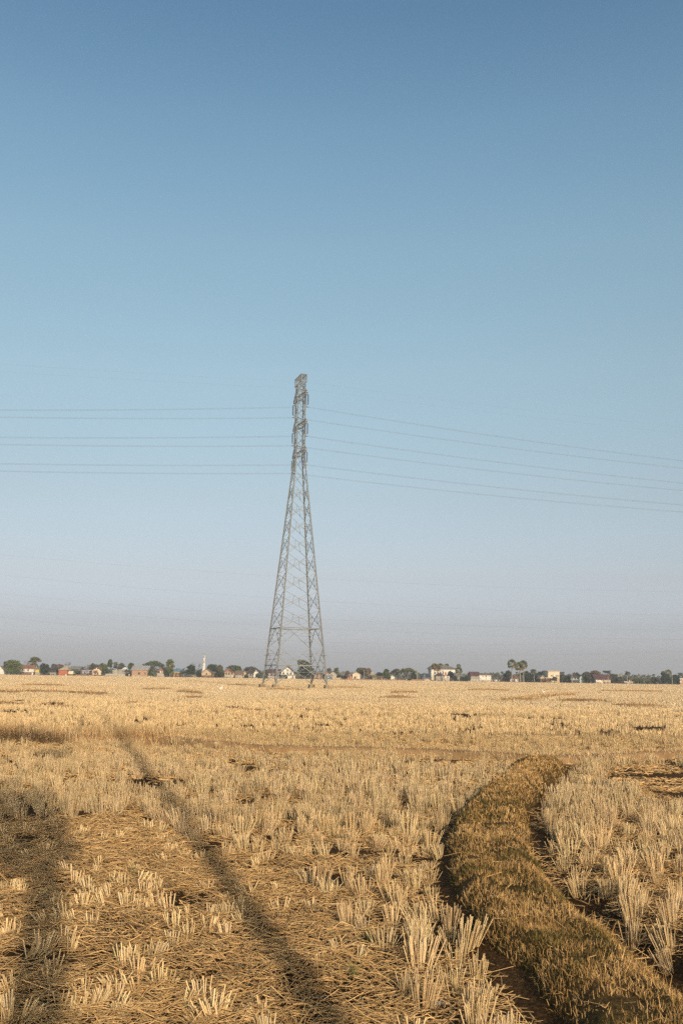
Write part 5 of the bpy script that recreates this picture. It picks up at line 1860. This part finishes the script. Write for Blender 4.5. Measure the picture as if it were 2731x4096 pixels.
# ------------------------------------------------------------------ small things in the near field
def sprout(px, py, n, h, colr, name, label, cat, group=None, lean=0.5, seed=1, rad=0.004):
    g = gnd(px, py)
    g.z = float(gz(g.x, g.y))
    rg = np.random.default_rng(seed)
    base = np.c_[rg.normal(0, 0.02, n), rg.normal(0, 0.02, n), np.full(n, -0.01)]
    a = rg.uniform(0, 2 * PI, n); e = np.abs(rg.normal(0, lean, n))
    d = np.stack([np.cos(a) * np.sin(e), np.sin(a) * np.sin(e), np.cos(e)], -1)
    C = np.array([colr]) * rg.uniform(0.7, 1.3, (n, 1))
    v_, f_, c_ = stalks(base, d, h * rg.uniform(0.6, 1.1, n), np.full(n, rad), C, 1, 0.3, rg)
    o = np_obj(name, np_mesh(name, v_, f_, c_), M['grass'], label=label, cat=cat, group=group)
    o.location = g
    return o


for i, (zx, zy, lb) in enumerate([((830) * 0.6378, 3200 + 480 * 0.6378, 'green weed sprouting behind the largest cluster of cut tufts in the trampled straw'),
                                  (740 * 0.6378, 3200 + 1005 * 0.6378, 'green weed beside the lower left tuft cluster in the trampled straw'),
                                  (1270 * 0.6378, 3200 + 1350 * 0.6378, 'green weed at the very bottom edge of the picture'),
                                  (900 + 90 * 0.6378, 3200 + 330 * 0.6378, 'green weed just right of the long pole shadow'),
                                  (900 + 915 * 0.6378, 3200 + 900 * 0.6378, 'green weed in the straw left of the dense stubble stand'),
                                  (900 + 810 * 0.6378, 3200 + 1140 * 0.6378, 'green weed lowest in the straw between pole shadow and bund')]):
    sprout(zx, zy, 14, 0.11, (0.14, 0.16, 0.05), 'green_weed', lb, 'weed', 'green weeds in the straw', 0.35, 900 + i)
sprout(330, 2940, 26, 0.42, (0.10, 0.075, 0.035), 'dry_weed', 'dark dry weed with thin twigs at the dark ditch on the left', 'weed', None, 0.45, 931, 0.012)
# scrap of white plastic film half buried in the straw
g = gnd(1765, 4032)
rg = np.random.default_rng(12)
nn = 9
gx, gy = np.meshgrid(np.linspace(-1, 1, nn), np.linspace(-1, 1, nn))
rr = 0.024 * (1 + 0.3 * rg.random(gx.shape))
px_, py_ = gx * rr * 1.4, gy * rr
pz_ = 0.02 + 0.018 * rg.random(gx.shape)
V_ = np.stack([px_, py_, pz_], -1).reshape(-1, 3)
ii = (np.arange(nn - 1)[:, None] * nn + np.arange(nn - 1)[None]).reshape(-1)
F_ = np.stack([ii, ii + 1, ii + nn + 1, ii + nn], 1).astype(np.int32)
M['film'] = mat('white_plastic_film', (0.36, 0.36, 0.36), 0.5, 0.1, 20)
o = np_obj('plastic_scrap', np_mesh('plastic_scrap', V_, F_), M['film'], label='crumpled scrap of white plastic film in the straw at the foot of the bund', cat='litter')
o.location = (g.x, g.y, float(gz(g.x, g.y)))

# ------------------------------------------------------------------ evening haze
hm = bpy.data.materials.new('haze')
hm.use_nodes = True
t = hm.node_tree
t.nodes.clear()
ho = t.nodes.new('ShaderNodeOutputMaterial')
hv = t.nodes.new('ShaderNodeVolumePrincipled')
hv.inputs['Color'].default_value = (0.65, 0.71, 0.83, 1)
hv.inputs['Density'].default_value = 0.0004
hv.inputs['Anisotropy'].default_value = 0.0
t.links.new(hv.outputs['Volume'], ho.inputs['Volume'])
mb = MB()
mb.box(-2300, 2300, -480, 4600, -1.5, 48)
hz = mb.build('haze', hm)
tag(hz, kind='stuff', label='thin pale evening haze over the field', cat='haze')
